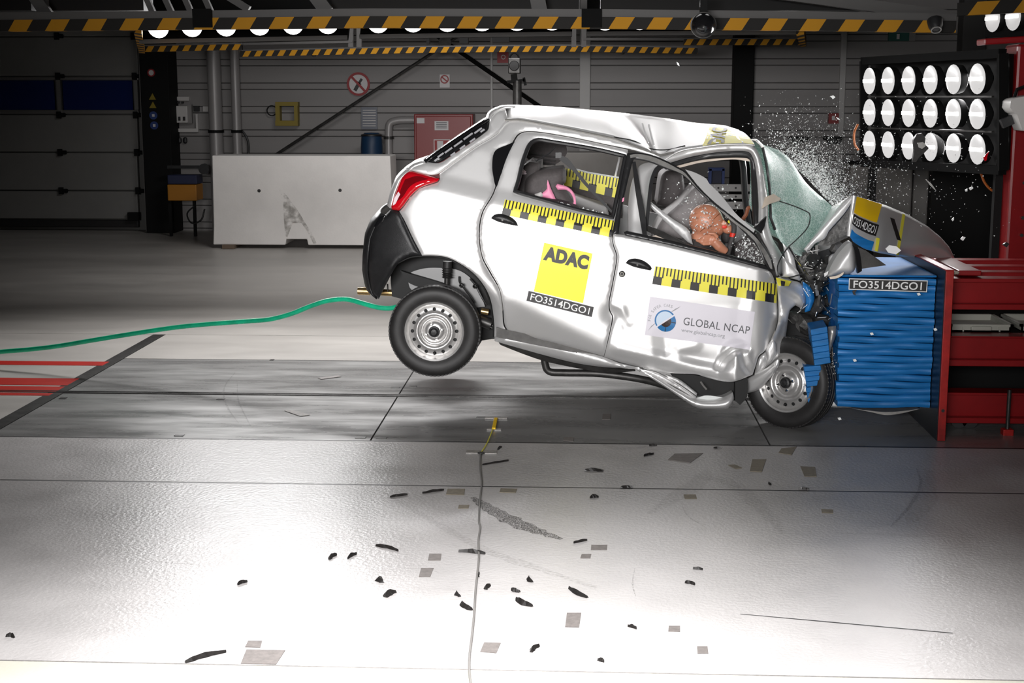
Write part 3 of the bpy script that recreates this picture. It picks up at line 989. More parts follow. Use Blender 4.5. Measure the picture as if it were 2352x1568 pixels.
# ---- right-hand grey blocks behind the bonnet
for k, (x0, x1, y0, Y, lab) in enumerate(((1955, 2098, 378, 7.6, 'wide grey concrete block behind the raised bonnet'), (2100, 2136, 384, 7.9, 'narrow grey concrete post right of the wide block'))):
    a = at(x0, y0, Y); b = at(x1, y0, Y)
    t = thing('grey_block', lab, 'block', ((a.x + b.x) / 2, Y, 0), 'grey blocks behind the bonnet')
    obj('body', MB().box((a.x, Y, 0.0), (b.x, Y + 0.5, a.z)), 'concrete_dark', t, bevel=0.02)
    obj('cap', MB().box((a.x + 0.01, Y + 0.02, a.z - 0.002), (b.x - 0.01, Y + 0.48, a.z + 0.02)), 'black_metal', t)

# ---- perforated rack seen through the front window
t = thing('steel_rack', 'perforated grey steel rack seen through the front window', 'rack', (at(1680, 480, 6.5).x, 6.5, 0))
for y0, y1 in ((423, 440), (446, 457), (463, 481)):
    wallrect('rail', 'alu', 1590, y0, 1850, y1, 6.5, 0.05, t)
    for x in (1650, 1690, 1709, 1740):
        disc('hole', 'print_black', x, (y0 + y1) / 2, 6.497, 0.011, t, 0.004, 12)
for x in (1588, 1850):
    p = at(x, 423, 6.55); obj('upright', MB().box((p.x - 0.03, 6.53, 0), (p.x + 0.03, 6.6, p.z + 0.05)), 'dark_steel', t)
t = thing('blue_frame_box', 'blue framed dark box on top of the steel rack', 'box', at(1646, 422, 6.6))
wallrect('back', 'navy', 1632, 392, 1662, 421, 6.62, 0.1, t)
for r_ in ((1629, 388, 1634, 422), (1659, 388, 1664, 422), (1629, 386, 1664, 392)):
    wallrect('frame_bar', 'sign_blue', *r_, 6.55, 0.14, t)

# ================================================================== GANTRY AND LIGHTS
stripe_mat('hazard_big', 84 / 3267 * 10.75, -0.64)
stripe_mat('hazard_small', 27.3 / 3267 * 15.4, -0.62)
M = MATS


def lamp(parent, c, n, r, strong=False):
    """sealed beam lamp facing n: can, reflector and bulb"""
    n = Vector(n).normalized(); c = Vector(c)
    h = obj('lamp', MB().lathe([(r * 0.35, -r * 1.0), (r * 0.95, -r * 0.55), (r * 1.02, -0.012), (r * 1.02, 0.0), (r * 0.97, 0.0)], c, n, 20), 'black_metal', parent, smooth=True)
    obj('reflector', MB().lathe([(0.0, r * 0.16), (r * 0.5, r * 0.135), (r * 0.85, r * 0.08), (r * 1.0, r * 0.02), (r * 1.0, 0.0)], c, n, 20), 'lamp_glow_strong' if strong else 'lamp_glow', h, smooth=True)
    sd = n.cross(Vector((0, 0, 1))).normalized()
    obj('bulb', MB().bar(c - sd * r * 0.80 + n * r * 0.10, c + sd * r * 0.80 + n * r * 0.10, r * 0.12, r * 0.24), 'bulb', h)
    return h


GY = 2.3
t = thing('gantry_front_beam', 'thick black and yellow striped beam across the top', 'beam', at(1176, 60, GY))
a = at(-120, 57, GY); b = at(2192, 57, GY)
zc = at(1176, 54, GY).z; hh = 25 / 3267 * 10.75 / 2
zr = zc - 0.028
def tilted(a_x, z_a, b_x, z_b, Y, w, h): return MB().bar((a_x, Y, z_a), (b_x, Y, z_b), w, h)
mb = MB()
for (xa_, ya_), (xb_, yb_) in zip([(-120, 61), (350, 56), (850, 51), (1400, 53), (1800, 57)], [(350, 56), (850, 51), (1400, 53), (1800, 57), (2192, 62)]):
    mb.bar(at(xa_, ya_, GY), at(xb_, yb_, GY), 0.10, 2 * hh)
obj('striped_bar', mb, 'hazard_big', t)
mb = MB()
for (xa_, ya_), (xb_, yb_) in zip([(-120, 40), (350, 36), (850, 30), (1400, 32), (1800, 36)], [(350, 36), (850, 30), (1400, 32), (1800, 36), (2192, 42)]):
    mb.bar(at(xa_, ya_, GY + .02), at(xb_, yb_, GY + .02), 0.12, 0.06)
obj('top_rail', mb, 'beam_grey', t)
for x in (465, 1360):
    wallrect('hanger', 'beam_dark', x - 24, 20, x + 22, 63, GY - 0.07, 0.02, t)
for (p, q, w) in (((65, -30), (110, 36), 0.09), ((330, -20), (352, 30), 0.04), ((372, -20), (395, 30), 0.04), ((418, -20), (440, 30), 0.04), ((464, -20), (486, 30), 0.04), ((520, -10), (572, 22), 0.05), ((716, -20), (752, 28), 0.10), ((1232, -20), (1240, 28), 0.11)):
    obj('strut', MB().bar(at(*p, GY + 0.1), at(*q, GY + 0.1), w, 0.05, (0, 1, 0)), 'beam_grey', t)
obj('long_strut', MB().bar(at(1760, -18, GY + 0.05), at(2170, 36, GY + 0.05), 0.07, 0.08), 'beam_grey', t)
# dark lamp cassettes above the bar
for k, (x0, x1) in enumerate(((-100, 72), (110, 330), (760, 1225), (1250, 1330), (1380, 1980))):
    o = wallrect('cassette', 'black_metal', x0, -40, x1, 24, GY + 0.35, 0.25, t)

# rear frame of the gantry with three lamp panels
RY1, RY2 = 6.6, 7.7
t = thing('gantry_rear_frame', 'slim black and yellow striped frame behind the lamps', 'beam', at(1000, 110, RY1))
for nm, p, q, Y in (('striped_bar', (328, 113), (556, 108), RY1), ('striped_bar', (552, 124), (960, 115), RY2), ('striped_bar', (960, 115), (1300, 112), RY2), ('striped_bar', (1300, 112), (1602, 117), RY2), ('striped_bar', (1570, 97), (1836, 97), RY1)):
    obj(nm, MB().bar(at(*p, Y), at(*q, Y), 0.07, 12.5 / 3267 * (Y + 8.4)), 'hazard_small', t)
for p, q, Y in (((556, 117), (960, 108), RY2), ((960, 108), (1300, 105), RY2), ((1300, 105), (1602, 109), RY2), ((325, 106), (556, 101), RY1), ((560, 101), (810, 96), RY1), ((1340, 90), (1840, 90), RY1)):
    obj('grey_rail', MB().bar(at(*p, Y), at(*q, Y), 0.06, 5 / 3267 * (Y + 8.4)), 'beam_grey', t)
for x in (806, 825, 1318, 1341):
    obj('post', MB().bar(at(x, 62, RY1 + 0.3), at(x, 108, RY1 + 0.3), 0.05, 0.05), 'beam_grey', t)
obj('end_bar', MB().bar(at(316, 66, GY + 0.6), at(326, 116, RY1), 0.06, 0.06), 'hazard_small', t)
obj('end_bar', MB().bar(at(1838, 66, GY + 0.6), at(1845, 98, RY1), 0.06, 0.08), 'hazard_small', t)
for x, Y in ((721, RY2), (1430, RY2)):
    c = at(x, 125 if x < 1000 else 119, Y)
    obj('sensor', MB().ball(c, 0.03, 12, 8), 'black_plastic', t, smooth=True)
for (x0, y0, x1, y1) in ((979, 84, 986, 101), (1130, 80, 1170, 96), (1055, 78, 1075, 100)):
    wallrect('fitting', 'black_metal', x0, y0, x1, y1, RY1 + 0.4, 0.1, t)
LY = 4.0
LAMPX = [(363, 440, 518, 595, 672, 752), (868, 948, 1027, 1107, 1187, 1268), (1390, 1470, 1552, 1634, 1715, 1790)]
LAMPB = {363: 86.5, 440: 84, 518: 82.5, 595: 80.5, 672: 78.5, 752: 77, 868: 75, 948: 73, 1027: 72, 1107: 70.5, 1187: 69.5, 1268: 68.5, 1390: 68.5, 1470: 67.5, 1552: 67, 1634: 66, 1715: 65.5, 1790: 65}
for k, xs in enumerate(LAMPX):
    t = thing('gantry_lamp_panel', ['left', 'middle', 'right'][k] + ' overhead lamp panel of six lamps behind the striped beam', 'light', at(xs[2] + 40, 60, LY), 'overhead lamp panels')
    x0, x1 = xs[0] - 42, xs[-1] + 46
    dy = (LAMPB[xs[-1]] - LAMPB[xs[0]])
    a = at(x0, LAMPB[xs[0]] + 9, LY + 0.06); b = at(x1, LAMPB[xs[-1]] + 9, LY + 0.06)
    # the panel leans towards the floor before it
    mb = MB().prism([a, b, b + Vector((0, 0.45, 0.52)), a + Vector((0, 0.45, 0.52))], (0, 0.05, -0.02))
    obj('back_board', mb, 'black_metal', t)
    obj('frame_bar', MB().bar(a, b, 0.04, 0.035), 'beam_grey', t)
    for x in xs:
        r_ = 24 / 3267 * (LY + 8.5)
        c = at(x, LAMPB[x] - 23.5, LY)
        lamp(t, c, (0.0, -1.0, -0.30), r_, strong=True)
for xs, wt in zip(LAMPX, (76, 76, 30)):
    xm = (xs[0] + xs[-1]) / 2
    area('gantry_lamps', at(xm, 56, LY - 0.14), at(xm, 56, LY - 0.14) * 0.9 + Vector((0, -2.8, -2.2)), 1.7, 0.12, wt, 150)

# camera pods hanging from the gantry
t = thing('camera_pod', 'black round camera pod with bright rim under the striped beam', 'camera', at(1617, 60, 1.9))
c = at(1616, 58, 1.9)
obj('dome', MB().lathe([(0.0, 0.075), (0.05, 0.06), (0.078, 0.02), (0.086, -0.03), (0.082, -0.09), (0.0, -0.10)], c, (0, -1, -0.1), 24), 'black_gloss', t, smooth=True)
obj('rim', MB().lathe([(0.084, -0.01), (0.091, -0.012), (0.091, -0.024), (0.084, -0.024)], c, (0, -1, -0.1), 28, closed=True), 'dark_steel', t)
obj('bracket', MB().bar(c + Vector((0, 0.02, 0.05)), c + Vector((0, 0.06, 0.2)), 0.05, 0.05), 'black_metal', t)
t = thing('small_camera', 'small dark camera at the right end of striped beam', 'camera', at(2148, 62, 2.1))
c = at(2148, 52, 2.1)
obj('body', MB().lathe([(0.0, 0.06), (0.035, 0.06), (0.05, 0.03), (0.055, -0.02), (0.0, -0.03)], c, (0, -0.6, -0.8), 20), 'black_plastic', t, smooth=True)
obj('bracket', MB().bar(c + Vector((0, 0.02, 0.0)), c + Vector((0, 0.22, 0.03)), 0.03, 0.03), 'black_metal', t)
obj('lens_ring', MB().lathe([(0.03, 0.062), (0.037, 0.062), (0.037, 0.068), (0.03, 0.068)], c, (0, -0.6, -0.8), 20, closed=True), 'alu', t)

# lamp wall on the right: six by three lamps, turned towards the car
PX = [1997, 2040, 2087, 2137, 2190, 2245]
Yl, Yr = 3.3, 1.75
def ydep(px): return Yl + (Yr - Yl) * (px - 1997) / (2245 - 1997)
rows = [(186, 181), (258, 262), (330, 343)]
t = thing('lamp_wall', 'black lamp wall of eighteen bright lamps turned towards the car', 'light', (at(2120, 380, 2.5).x, 2.5, 0))
cA = at(1997, 258, Yl); cB = at(2245, 262, Yr)
pd = (cB - cA); pd.z = 0; pd.normalize(); pn = Vector((-abs(pd.y), -abs(pd.x), 0)).normalized()
ln = (pn + Vector((0, 0, -0.05))).normalized()
for (yl, yr) in rows:
    for px in PX:
        f = (px - 1997) / 248
        lamp(t, at(px, yl + (yr - yl) * f, ydep(px)), ln, 0.104)
back = Vector((0.10, 0.13, 0)) * 1.2
def pwl(px, py): return at(px, py, ydep(px)) + back
cor = [pwl(1974, 375), pwl(2292, 392), pwl(2292, 122), pwl(1974, 140)]
obj('back_board', MB().prism(cor, (0.05, 0.06, 0)), 'black_metal', t)
for p, q in ((cor[0], cor[1]), (cor[1], cor[2]), (cor[2], cor[3]), (cor[3], cor[0])):
    obj('frame_bar', MB().bar(p - back * 0.6, q - back * 0.6, 0.06, 0.06), 'beam_dark', t)
for (yl, yr) in ((222, 222), (294, 303)):
    obj('shelf_bar', MB().bar(at(1985, yl, ydep(1985)) + back * 0.4, at(2270, yr, ydep(2270)) + back * 0.4, 0.02, 0.012), 'dark_steel', t)
for px in (1985, 2280):
    p = pwl(px, 370); obj('stand_leg', MB().bar((p.x, p.y + 0.1, 0), p + Vector((0, 0.1, 0)), 0.06, 0.06), 'black_metal', t)
area('lamp_wall_light', cA * 0.5 + cB * 0.5 + ln * 0.12, (0.2, 0.2, 0.5), 1.5, 0.62, 48, 130)
# upper right lamp panel, two lamps in view
t = thing('upper_lamp_panel', 'pair of bright lamps in the upper right corner', 'light', at(2310, 60, 2.4))
for px, py in ((2280, 42), (2327, 38), (2374, 34)):
    lamp(t, at(px, py, 2.4 - (px - 2280) * 0.004), ln, 0.098)
a = at(2262, 86, 2.62); b = at(2420, 80, 2.2)
obj('back_board', MB().prism([a, b, b + Vector((0, 0, 0.55)), a + Vector((0, 0, 0.55))], (0.04, 0.06, 0)), 'black_metal', t)
obj('striped_bar', MB().bar(at(2200, 22, 2.25), at(2420, 10, 2.0), 0.06, 0.09), 'hazard_big', t)
# red steel column on the right
t = thing('red_column', 'tall red steel column at the right edge', 'column', (at(2340, 590, 1.6).x, 1.6, 0))
a = at(2326, 300, 1.6)
obj('post', MB().box((a.x, 1.6, 0), (a.x + 0.26, 1.9, at(2326, 100, 1.6).z)), 'red_paint', t, bevel=0.02)
a = at(2252, 97, 1.45); b = at(2420, 90, 1.45)
obj('cross_beam', MB().bar(a, (b.x, b.y, a.z + 0.03), 0.2, 0.04), 'red_paint', t, bevel=0.008)
for (px, py) in ((2352, 420), (2349, 500), (2346, 540)):
    c = at(px, py, 1.59); obj('bolt', MB().lathe([(0, 0), (0.012, 0), (0.012, 0.012), (0, 0.012)], c, (0, -1, 0), 8), 'dark_steel', t)
t = thing('white_spotlight', 'white plastic housing mounted on the red column', 'device', at(2340, 300, 1.5))
sp = [(2322, 232), (2330, 226), (2370, 218), (2370, 302), (2349, 300), (2336, 262), (2328, 258), (2320, 247)]
panel('housing', sp, 'white_pl', t, flat(1.3), thick=0.2, step=30, smooth=False)
obj('bracket', MB().bar(at(2300, 285, 1.45), at(2345, 265, 1.45), 0.05, 0.06), 'black_plastic', t)
obj('bail', MB().tube([at(2328, 228, 1.45), at(2336, 205, 1.45), at(2360, 196, 1.45)], 0.012, 6), 'black_metal', t)
for k, pts in enumerate((((2252, 395), (2262, 420), (2280, 438), (2300, 438), (2318, 428)), ((2288, 396), (2305, 440), (2308, 470), (2312, 500), (2322, 522)), ((1970, 285), (1962, 305), (1963, 330), (1972, 345)))):
    tag(obj('orange_cable', MB().tube(crv([at(*p, 2.3) for p in pts]), 0.009, 6), 'orange_cable', smooth=True),
        ['short orange cable loop below the lamp wall', 'long orange cable hanging to the red column', 'orange cable at left edge of the lamp wall'][k], 'cable', 'orange cables')
# dark hall equipment behind the barrier
t = thing('dark_screen', 'dark backdrop screen behind the crash barrier', 'screen', (at(2230, 590, 5.2).x, 5.2, 0))
a = at(2142, 388, 5.2); b = at(2420, 388, 5.2)
obj('board', MB().box((a.x, 5.2, 0), (b.x, 5.3, a.z)), 'black_metal', t)
for x in (a.x + 0.1, b.x - 0.1): obj('foot', MB().box((x - 0.04, 5.0, 0), (x + 0.04, 5.5, 0.05)), 'black_metal', t)

# unseen lamp banks overhead and behind the camera, one added for the background, at the lights set up above
for k, (nm, loc, tgt, sx, sy, w, spd) in enumerate(BANKS):
    n = (Vector(tgt) - Vector(loc)).normalized()
    t = thing('unseen_lamp_bank', ['rear', 'middle', 'front', 'photographer side'][k] + ' ceiling bank of hall lamps', 'light', loc)
    q = n.to_track_quat('-Z', 'Y').to_matrix()
    def L(x, y, z): return Vector(loc) + q @ Vector((x, y, z))
    obj('back_board', MB().prism([L(-sx / 2, -sy / 2, 0.06), L(sx / 2, -sy / 2, 0.06), L(sx / 2, sy / 2, 0.06), L(-sx / 2, sy / 2, 0.06)], q @ Vector((0, 0, 0.06))), 'black_metal', t)
    for s_ in (-1, 1):
        obj('frame_bar', MB().bar(L(-sx / 2, s_ * sy / 2, 0.05), L(sx / 2, s_ * sy / 2, 0.05), 0.06, 0.06), 'beam_grey', t)
        obj('hanger', MB().bar(L(s_ * sx * 0.4, 0, 0.1), (L(s_ * sx * 0.4, 0, 0.1).x, L(0, 0, 0.1).y, 7.0), 0.04, 0.04), 'beam_grey', t)

# ================================================================== THE CAR
CA = R(13.5)
RW = atY([997], [762], 0.0)[0]          # rear wheel centre, outer face
FARY = 1.60                              # far flank is the near flank mirrored: y -> FARY - y


def local(P):
    dx = P[:, 0] - RW[0]; dz = P[:, 2] - RW[2]
    return dx * math.cos(CA) - dz * math.sin(CA), dx * math.sin(CA) + dz * math.cos(CA)


def side(u, w):
    wc = np.interp(u, [0.3, 0.42, 1.02, 1.65], [0.33, 0.30, 0.165, 0.115])
    lo = (wc - w) * 0.58
    hi = np.interp(w, [0.1, 0.30, 0.55, 0.74, 0.815, 0.865, 0.91, 1.10, 1.36], [0.0, 0.003, 0.006, 0.014, 0.020, 0.045, 0.070, 0.145, 0.275])
    k = np.clip((w - wc) / 0.05, -1, 1)                      # soften the crease a little
    base = np.where(w < wc, lo, hi)
    base = base + 0.006 * np.clip(1 - np.abs(w - wc) / 0.04, 0, 1)**2
    # wheel arch flare
    r_ = np.sqrt(u**2 + (w - 0.02)**2)
    base = base - 0.022 * np.clip(1 - np.abs(r_ - 0.42) / 0.10, 0, 1)**2 * (w > -0.1)
    d = np.clip((-0.12 - u) / 0.52, 0, 1.2)
    return base + 0.20 * d**2.2


def gauss(px, py, cx, cy, rx, ry, ang=0.0):
    c, s = math.cos(R(ang)), math.sin(R(ang))
    x = (px - cx) * c + (py - cy) * s; y = -(px - cx) * s + (py - cy) * c
    return np.exp(-(x / rx)**2 - (y / ry)**2)


def ridge(px, py, line, wid):
    d = segdist(np.stack([px, py], 1), np.array(line, float), False)
    return np.clip(1 - d / wid, 0, 1)


def dents(px, py):
    px = np.asarray(px, float); py = np.asarray(py, float)
    y = np.zeros_like(px)
    y += 0.026 * gauss(px, py, 1404, 722, 18, 22)                                  # pinch between the doors
    y -= 0.012 * ridge(px, py, [(1404, 700), (1428, 708), (1444, 740)], 13)        # raised buckle right of it
    y += 0.012 * gauss(px, py, 1440, 738, 12, 22)
    fd = px > 1395
    y += np.where(fd, 0.014 * ridge(px, py, [(1526, 772), (1531, 824)], 30), 0)
    y -= np.where(fd, 0.016 * ridge(px, py, [(1420, 800), (1531, 824), (1600, 842), (1672, 856)], 20), 0)
    y -= np.where(fd, 0.008 * ridge(px, py, [(1531, 824), (1562, 802), (1598, 792)], 18), 0)
    y += np.where(fd, 0.012 * gauss(px, py, 1600, 822, 50, 14, 10), 0)
    y -= np.where(fd, 0.060 * ridge(px, py, [(1691, 816), (1690, 845), (1689, 882)], 40), 0)
    y += np.where(fd, 0.034 * ridge(px, py, [(1652, 842), (1664, 822), (1684, 806), (1712, 800)], 13), 0)
    y += np.where(fd, 0.024 * ridge(px, py, [(1705, 815), (1712, 840), (1728, 860)], 13), 0)
    y -= np.where(fd, 0.010 * ridge(px, py, [(1728, 690), (1716, 740), (1722, 790)], 26), 0)
    y += np.where(fd, 0.010 * gauss(px, py, 1700, 748, 18, 36), 0)
    y += np.where(fd, 0.22 * np.clip((px - 1738) / 62, 0, 1.6)**2, 0)             # front end folded away
    y += np.where(fd, 0.006 * np.sin((px - 1400) / 60.0) * np.clip((py - 760) / 80, 0, 1), 0)
    # slight outward bow of the upper front door
    y -= np.where(fd, 0.03 * np.clip((px - 1430) / 200, 0, 1) * np.clip((700 - py) / 150, 0, 1), 0)
    return y


def flank(off=0.0, dent=True):
    def f(px, py):
        px = np.asarray(px, float); py = np.asarray(py, float)
        Y = np.zeros_like(px)
        dn = dents(px, py) if dent else 0.0
        for _ in range(6):
            P = atY(px, py, Y)
            u, w = local(P)
            Y = side(u, w) + dn + off
        return atY(px, py, Y)
    return f


S0 = flank()
car = thing('crashed_car', 'silver hatchback crashed nose first with its rear lifted off the floor', 'car', (float(RW[0]) + 1.0, 0.8, 0.0))

# ---- rear quarter with C pillar and roof rail
quarter = [(1166, 280), (1139, 310), (1091, 339), (1009, 399), (1010, 411), (1005, 419), (967, 432), (945, 451), (926, 476), (917, 486),
           (929, 507), (948.5, 548), (969, 587), (995, 587), (1027, 591.5), (1062, 609), (1094, 634.5), (1117, 666), (1129, 698), (1135, 744), (1135, 774),
           (1160, 774), (1168, 768), (1156, 747), (1152.5, 701), (1145.5, 664), (1124, 626), (1106, 590), (1099, 540), (1106, 490), (1131, 445), (1161, 360), (1186, 311.5), (1205, 302),
           (1241, 303), (1320, 316), (1400, 333), (1440, 341), (1478, 351), (1516, 362), (1518, 354), (1449, 331), (1410, 317), (1320, 298), (1232, 281), (1190, 274)]
qwin = [(1195, 320), (1168, 333), (1142, 344), (1134, 357), (1132, 386), (1135.5, 411), (1139, 428), (1158, 398), (1174, 363)]
qp = panel('quarter_panel', quarter, 'paint', car, S0, holes=[qwin], step=9, lip=0.010, lipw=6)
panel('quarter_window', [(1196, 319), (1168, 331), (1141, 342), (1132, 357), (1130, 386), (1134, 412), (1139, 431), (1160, 399), (1176, 363)], 'black_gloss', car, flank(0.006), step=12, thick=0.006)
# ---- rear door
rdoor = [(1205, 304), (1241, 305), (1320, 318), (1400, 335), (1442, 344), (1441, 361), (1412, 505), (1405, 540), (1408, 564), (1413, 578), (1416, 591), (1411, 624), (1403, 667), (1398, 693),
         (1399, 713), (1406, 729), (1395, 785), (1387, 818), (1255, 783), (1188, 771), (1171, 764), (1159, 745), (1155, 701), (1148, 664), (1127, 625), (1109, 590), (1102, 540), (1109, 490), (1134, 445), (1164, 360), (1189, 313)]
rwin = [(1181, 442), (1190, 415), (1199, 372), (1211, 338), (1220, 325), (1236, 319), (1258, 322), (1367, 340), (1436, 356), (1436, 363), (1408, 502), (1323, 482), (1258, 464), (1204, 449)]
rd = panel('rear_door', rdoor, 'paint', car, S0, holes=[rwin], step=9, lip=0.008, lipw=5)
def seal(name, pts, r_, m, parent, off=0.0, closed=True, sf=None):
    d = densify(pts, 8) if closed else densify(pts, 8)[:0]
    P = (sf or flank(off))(d[:, 0], d[:, 1])
    return obj(name, MB().tube([Vector(p) for p in P], r_, 8, closed=closed), m, parent, smooth=True)
seal('window_seal', [(p[0] + (1 if p[0] < 1300 else -1), p[1] + (2 if p[1] < 400 else -2)) for p in rwin], 0.013, 'seal', rd, 0.004)
# ragged glass left along the lower edge of the rear window
mb = MB()
for k in range(30):
    f = k / 29; px = 1190 + f * 214; py = 447 + f * 52
    c = Vector(S0([px], [py])[0]) + Vector((0, 0.03, 0.004)); h = random.uniform(0.004, 0.014)
    mb.add([c + Vector((-0.012, 0, 0)), c + Vector((0.012, 0, 0)), c + Vector((random.uniform(-.01, .01), 0.004, h)), c + Vector((0, 0.008, 0))], [(0, 1, 2), (1, 3, 2), (3, 0, 2)])
obj('glass_edge', mb, 'crumb', rd)['kind'] = 'stuff'


def handle(px, py, parent):
    pts = [(px - 31, py - 6), (px - 24, py - 14), (px - 8, py - 17), (px + 12, py - 11), (px + 27, py + 1), (px + 32, py + 12), (px + 10, py + 8), (px - 14, py + 2)]
    h = panel('door_handle', pts, 'black_plastic', parent, flank(-0.024), step=4, thick=0.04, lip=0.020, lipw=9)
    c = flank(-0.026)([px - 4], [py - 3])[0]
    obj('keyhole', MB().lathe([(0, 0.006), (0.006, 0.006), (0.006, 0)], c, (0, -1, 0), 10), 'dark_steel', h)
handle(1158, 508, rd)

# ---- front door: lower skin
fdoor = [(1409, 538), (1432, 541), (1518, 558), (1636, 586), (1700, 603), (1764, 621), (1778, 640), (1786, 696), (1784, 747), (1758, 805), (1743, 818), (1737, 837), (1729, 861), (1689, 876), (1659, 876), (1622, 867), (1598, 860),
         (1535, 857), (1482, 846), (1424, 832), (1388, 819.5), (1397, 785), (1408.5, 729), (1401.5, 713), (1400.5, 693), (1405.5, 667), (1413.5, 624), (1418.5, 591), (1415.5, 578), (1410.5, 564), (1407, 548)]
fd = panel('front_door', fdoor, 'paint', car, flank(-0.004), step=4.5, lip=0.010, lipw=6, thick=0.02)
handle(1468, 611, fd)
c = flank(-0.006)([1428.5], [629])[0]
obj('lock_cylinder', MB().lathe([(0, 0.003), (0.012, 0.003), (0.014, 0.006), (0.019, 0.004), (0.019, -0.01)], c, (0, -1, 0), 18), 'chrome', fd, smooth=True)
obj('lock_slot', MB().lathe([(0, 0.005), (0.009, 0.005), (0.009, 0)], c, (0, -1, 0), 14), 'print_black', fd)
# waist rubber strip
strip = [(1433, 532), (1440, 531), (1518, 548), (1636, 576), (1700, 593), (1766, 611), (1766, 621), (1700, 603), (1636, 586.5), (1518, 558.5), (1436, 541)]
panel('waist_strip', strip, 'seal', fd, flank(-0.014), step=7, thick=0.03, lip=0.008, lipw=4, smooth=False)
# bent window frame of the front door
frameo = [(1441, 352), (1464, 350), (1494, 355), (1530, 369), (1560, 385), (1576, 394), (1606, 430), (1637, 461), (1684, 499), (1731, 534), (1755, 562), (1774, 594), (1779, 622), (1766, 618),
          (1754, 598), (1738, 566), (1718, 543), (1671, 497), (1612, 446), (1566, 401), (1532, 389), (1490, 372), (1456, 366), (1452, 376), (1430, 470), (1421, 536), (1408, 538), (1413, 505)]
ff = panel('window_frame', frameo, 'seal', fd, flank(-0.03), step=6, thick=0.035, lip=0.012, lipw=6)
inner = [(1447, 356), (1464, 353.5), (1494, 358.5), (1528, 372), (1558, 388), (1573, 397), (1603, 433), (1634, 464), (1681, 502), (1728, 537), (1752, 565), (1770, 596), (1774, 618), (1770, 617), (1758, 594), (1743, 566),
         (1723, 541), (1675, 503), (1617, 448), (1570, 402), (1534, 386), (1494, 369), (1462, 361), (1448, 363)]
panel('frame_face', inner, 'galv', ff, flank(-0.038), step=6, thick=0.006)
flange = [(1574, 389), (1598, 397), (1622, 410), (1628, 420), (1655, 447), (1684, 483), (1700, 500), (1734, 527), (1731, 534), (1684, 498), (1637, 460), (1606, 429), (1580, 397)]
panel('torn_flange', flange, 'paint', ff, flank(-0.02), step=6, thick=0.006)
panel('divider_bar', [(1452, 372), (1460, 371), (1470, 430), (1483, 500), (1486, 541), (1476, 540), (1466, 480), (1457, 420)], 'seal', fd, flank(-0.015), step=6, thick=0.03)
panel('slide_rail', [(1484, 521), (1492, 519), (1530, 535), (1590, 566), (1584, 571), (1525, 548), (1486, 531)], 'dark_steel', fd, flank(0.03), step=6, thick=0.02)
panel('inner_strip', [(1727, 551), (1733, 548), (1760, 594), (1758, 602)], 'galv', fd, flank(-0.01), step=6, thick=0.012)
panel('mirror_base', [(1732, 523), (1761, 497), (1757, 518), (1748, 536)], 'black_plastic', car, flank(-0.03), step=6, thick=0.04, smooth=False)
# door card seen through the window
panel('door_card', [(1488, 545), (1520, 540), (1600, 572), (1690, 592), (1756, 606), (1690, 602), (1600, 579), (1500, 556)], 'trim_cream', fd, flank(0.05), step=8, thick=0.02)

# ---- body B pillar, seen behind the bent door frame
bp = panel('b_pillar', [(1466, 386), (1480, 376), (1512, 372), (1520, 378), (1500, 400), (1491, 440), (1486, 500), (1484, 552), (1444, 552), (1444, 470), (1452, 420)], 'paint', car, flank(0.06), step=7, thick=0.06, lip=0.03, lipw=14)
panel('pillar_seal', [(1520, 380), (1508, 396), (1500, 420), (1494, 470), (1488, 530), (1481, 530), (1486, 470), (1493, 415), (1503, 388), (1514, 378)], 'seal', bp, flank(0.035), step=6, thick=0.03)

# ---- front opening ring: roof rail and A pillar
ring_o = [(1505, 366), (1516, 355), (1577, 342), (1648, 332.5), (1707, 331.5), (1731, 336), (1743, 350), (1753, 379), (1760, 421), (1766, 458), (1766, 490), (1768, 520), (1776, 548), (1790, 572), (1804, 598), (1812, 622),
          (1786, 636), (1779, 610), (1766, 575), (1752, 548), (1744, 520), (1744, 470), (1741, 421), (1737, 385), (1731, 362), (1722, 350), (1700, 347), (1648, 350), (1590, 360), (1548, 372), (1520, 382)]
ap = panel('a_pillar', ring_o, 'paint', car, flank(0.015), step=6, thick=0.05, lip=0.035, lipw=13)
ring_i = [(1520, 382), (1548, 371), (1590, 359), (1648, 349), (1700, 346), (1722, 349), (1732, 362), (1738, 385), (1742, 421), (1745, 470), (1745, 520), (1733, 520), (1729, 470), (1728, 421), (1726, 374), (1718, 364), (1683, 362), (1612, 367), (1553, 381), (1530, 390)]
panel('opening_seal', ring_i, 'seal', ap, flank(0.05), step=6, thick=0.05, lip=0.01, lipw=6)
panel('headliner_edge', [(1553, 381), (1612, 367), (1683, 361), (1722, 361), (1724, 371), (1683, 366), (1612, 373), (1558, 386)], 'trim_cream', ap, flank(0.10), step=6, thick=0.03)
panel('masking_tape', [(1752, 471), (1757, 453), (1777, 445), (1794, 456), (1790, 461), (1768, 468), (1748, 480)], 'masking', ap, flank(-0.03), step=6, thick=0.003, smooth=False)

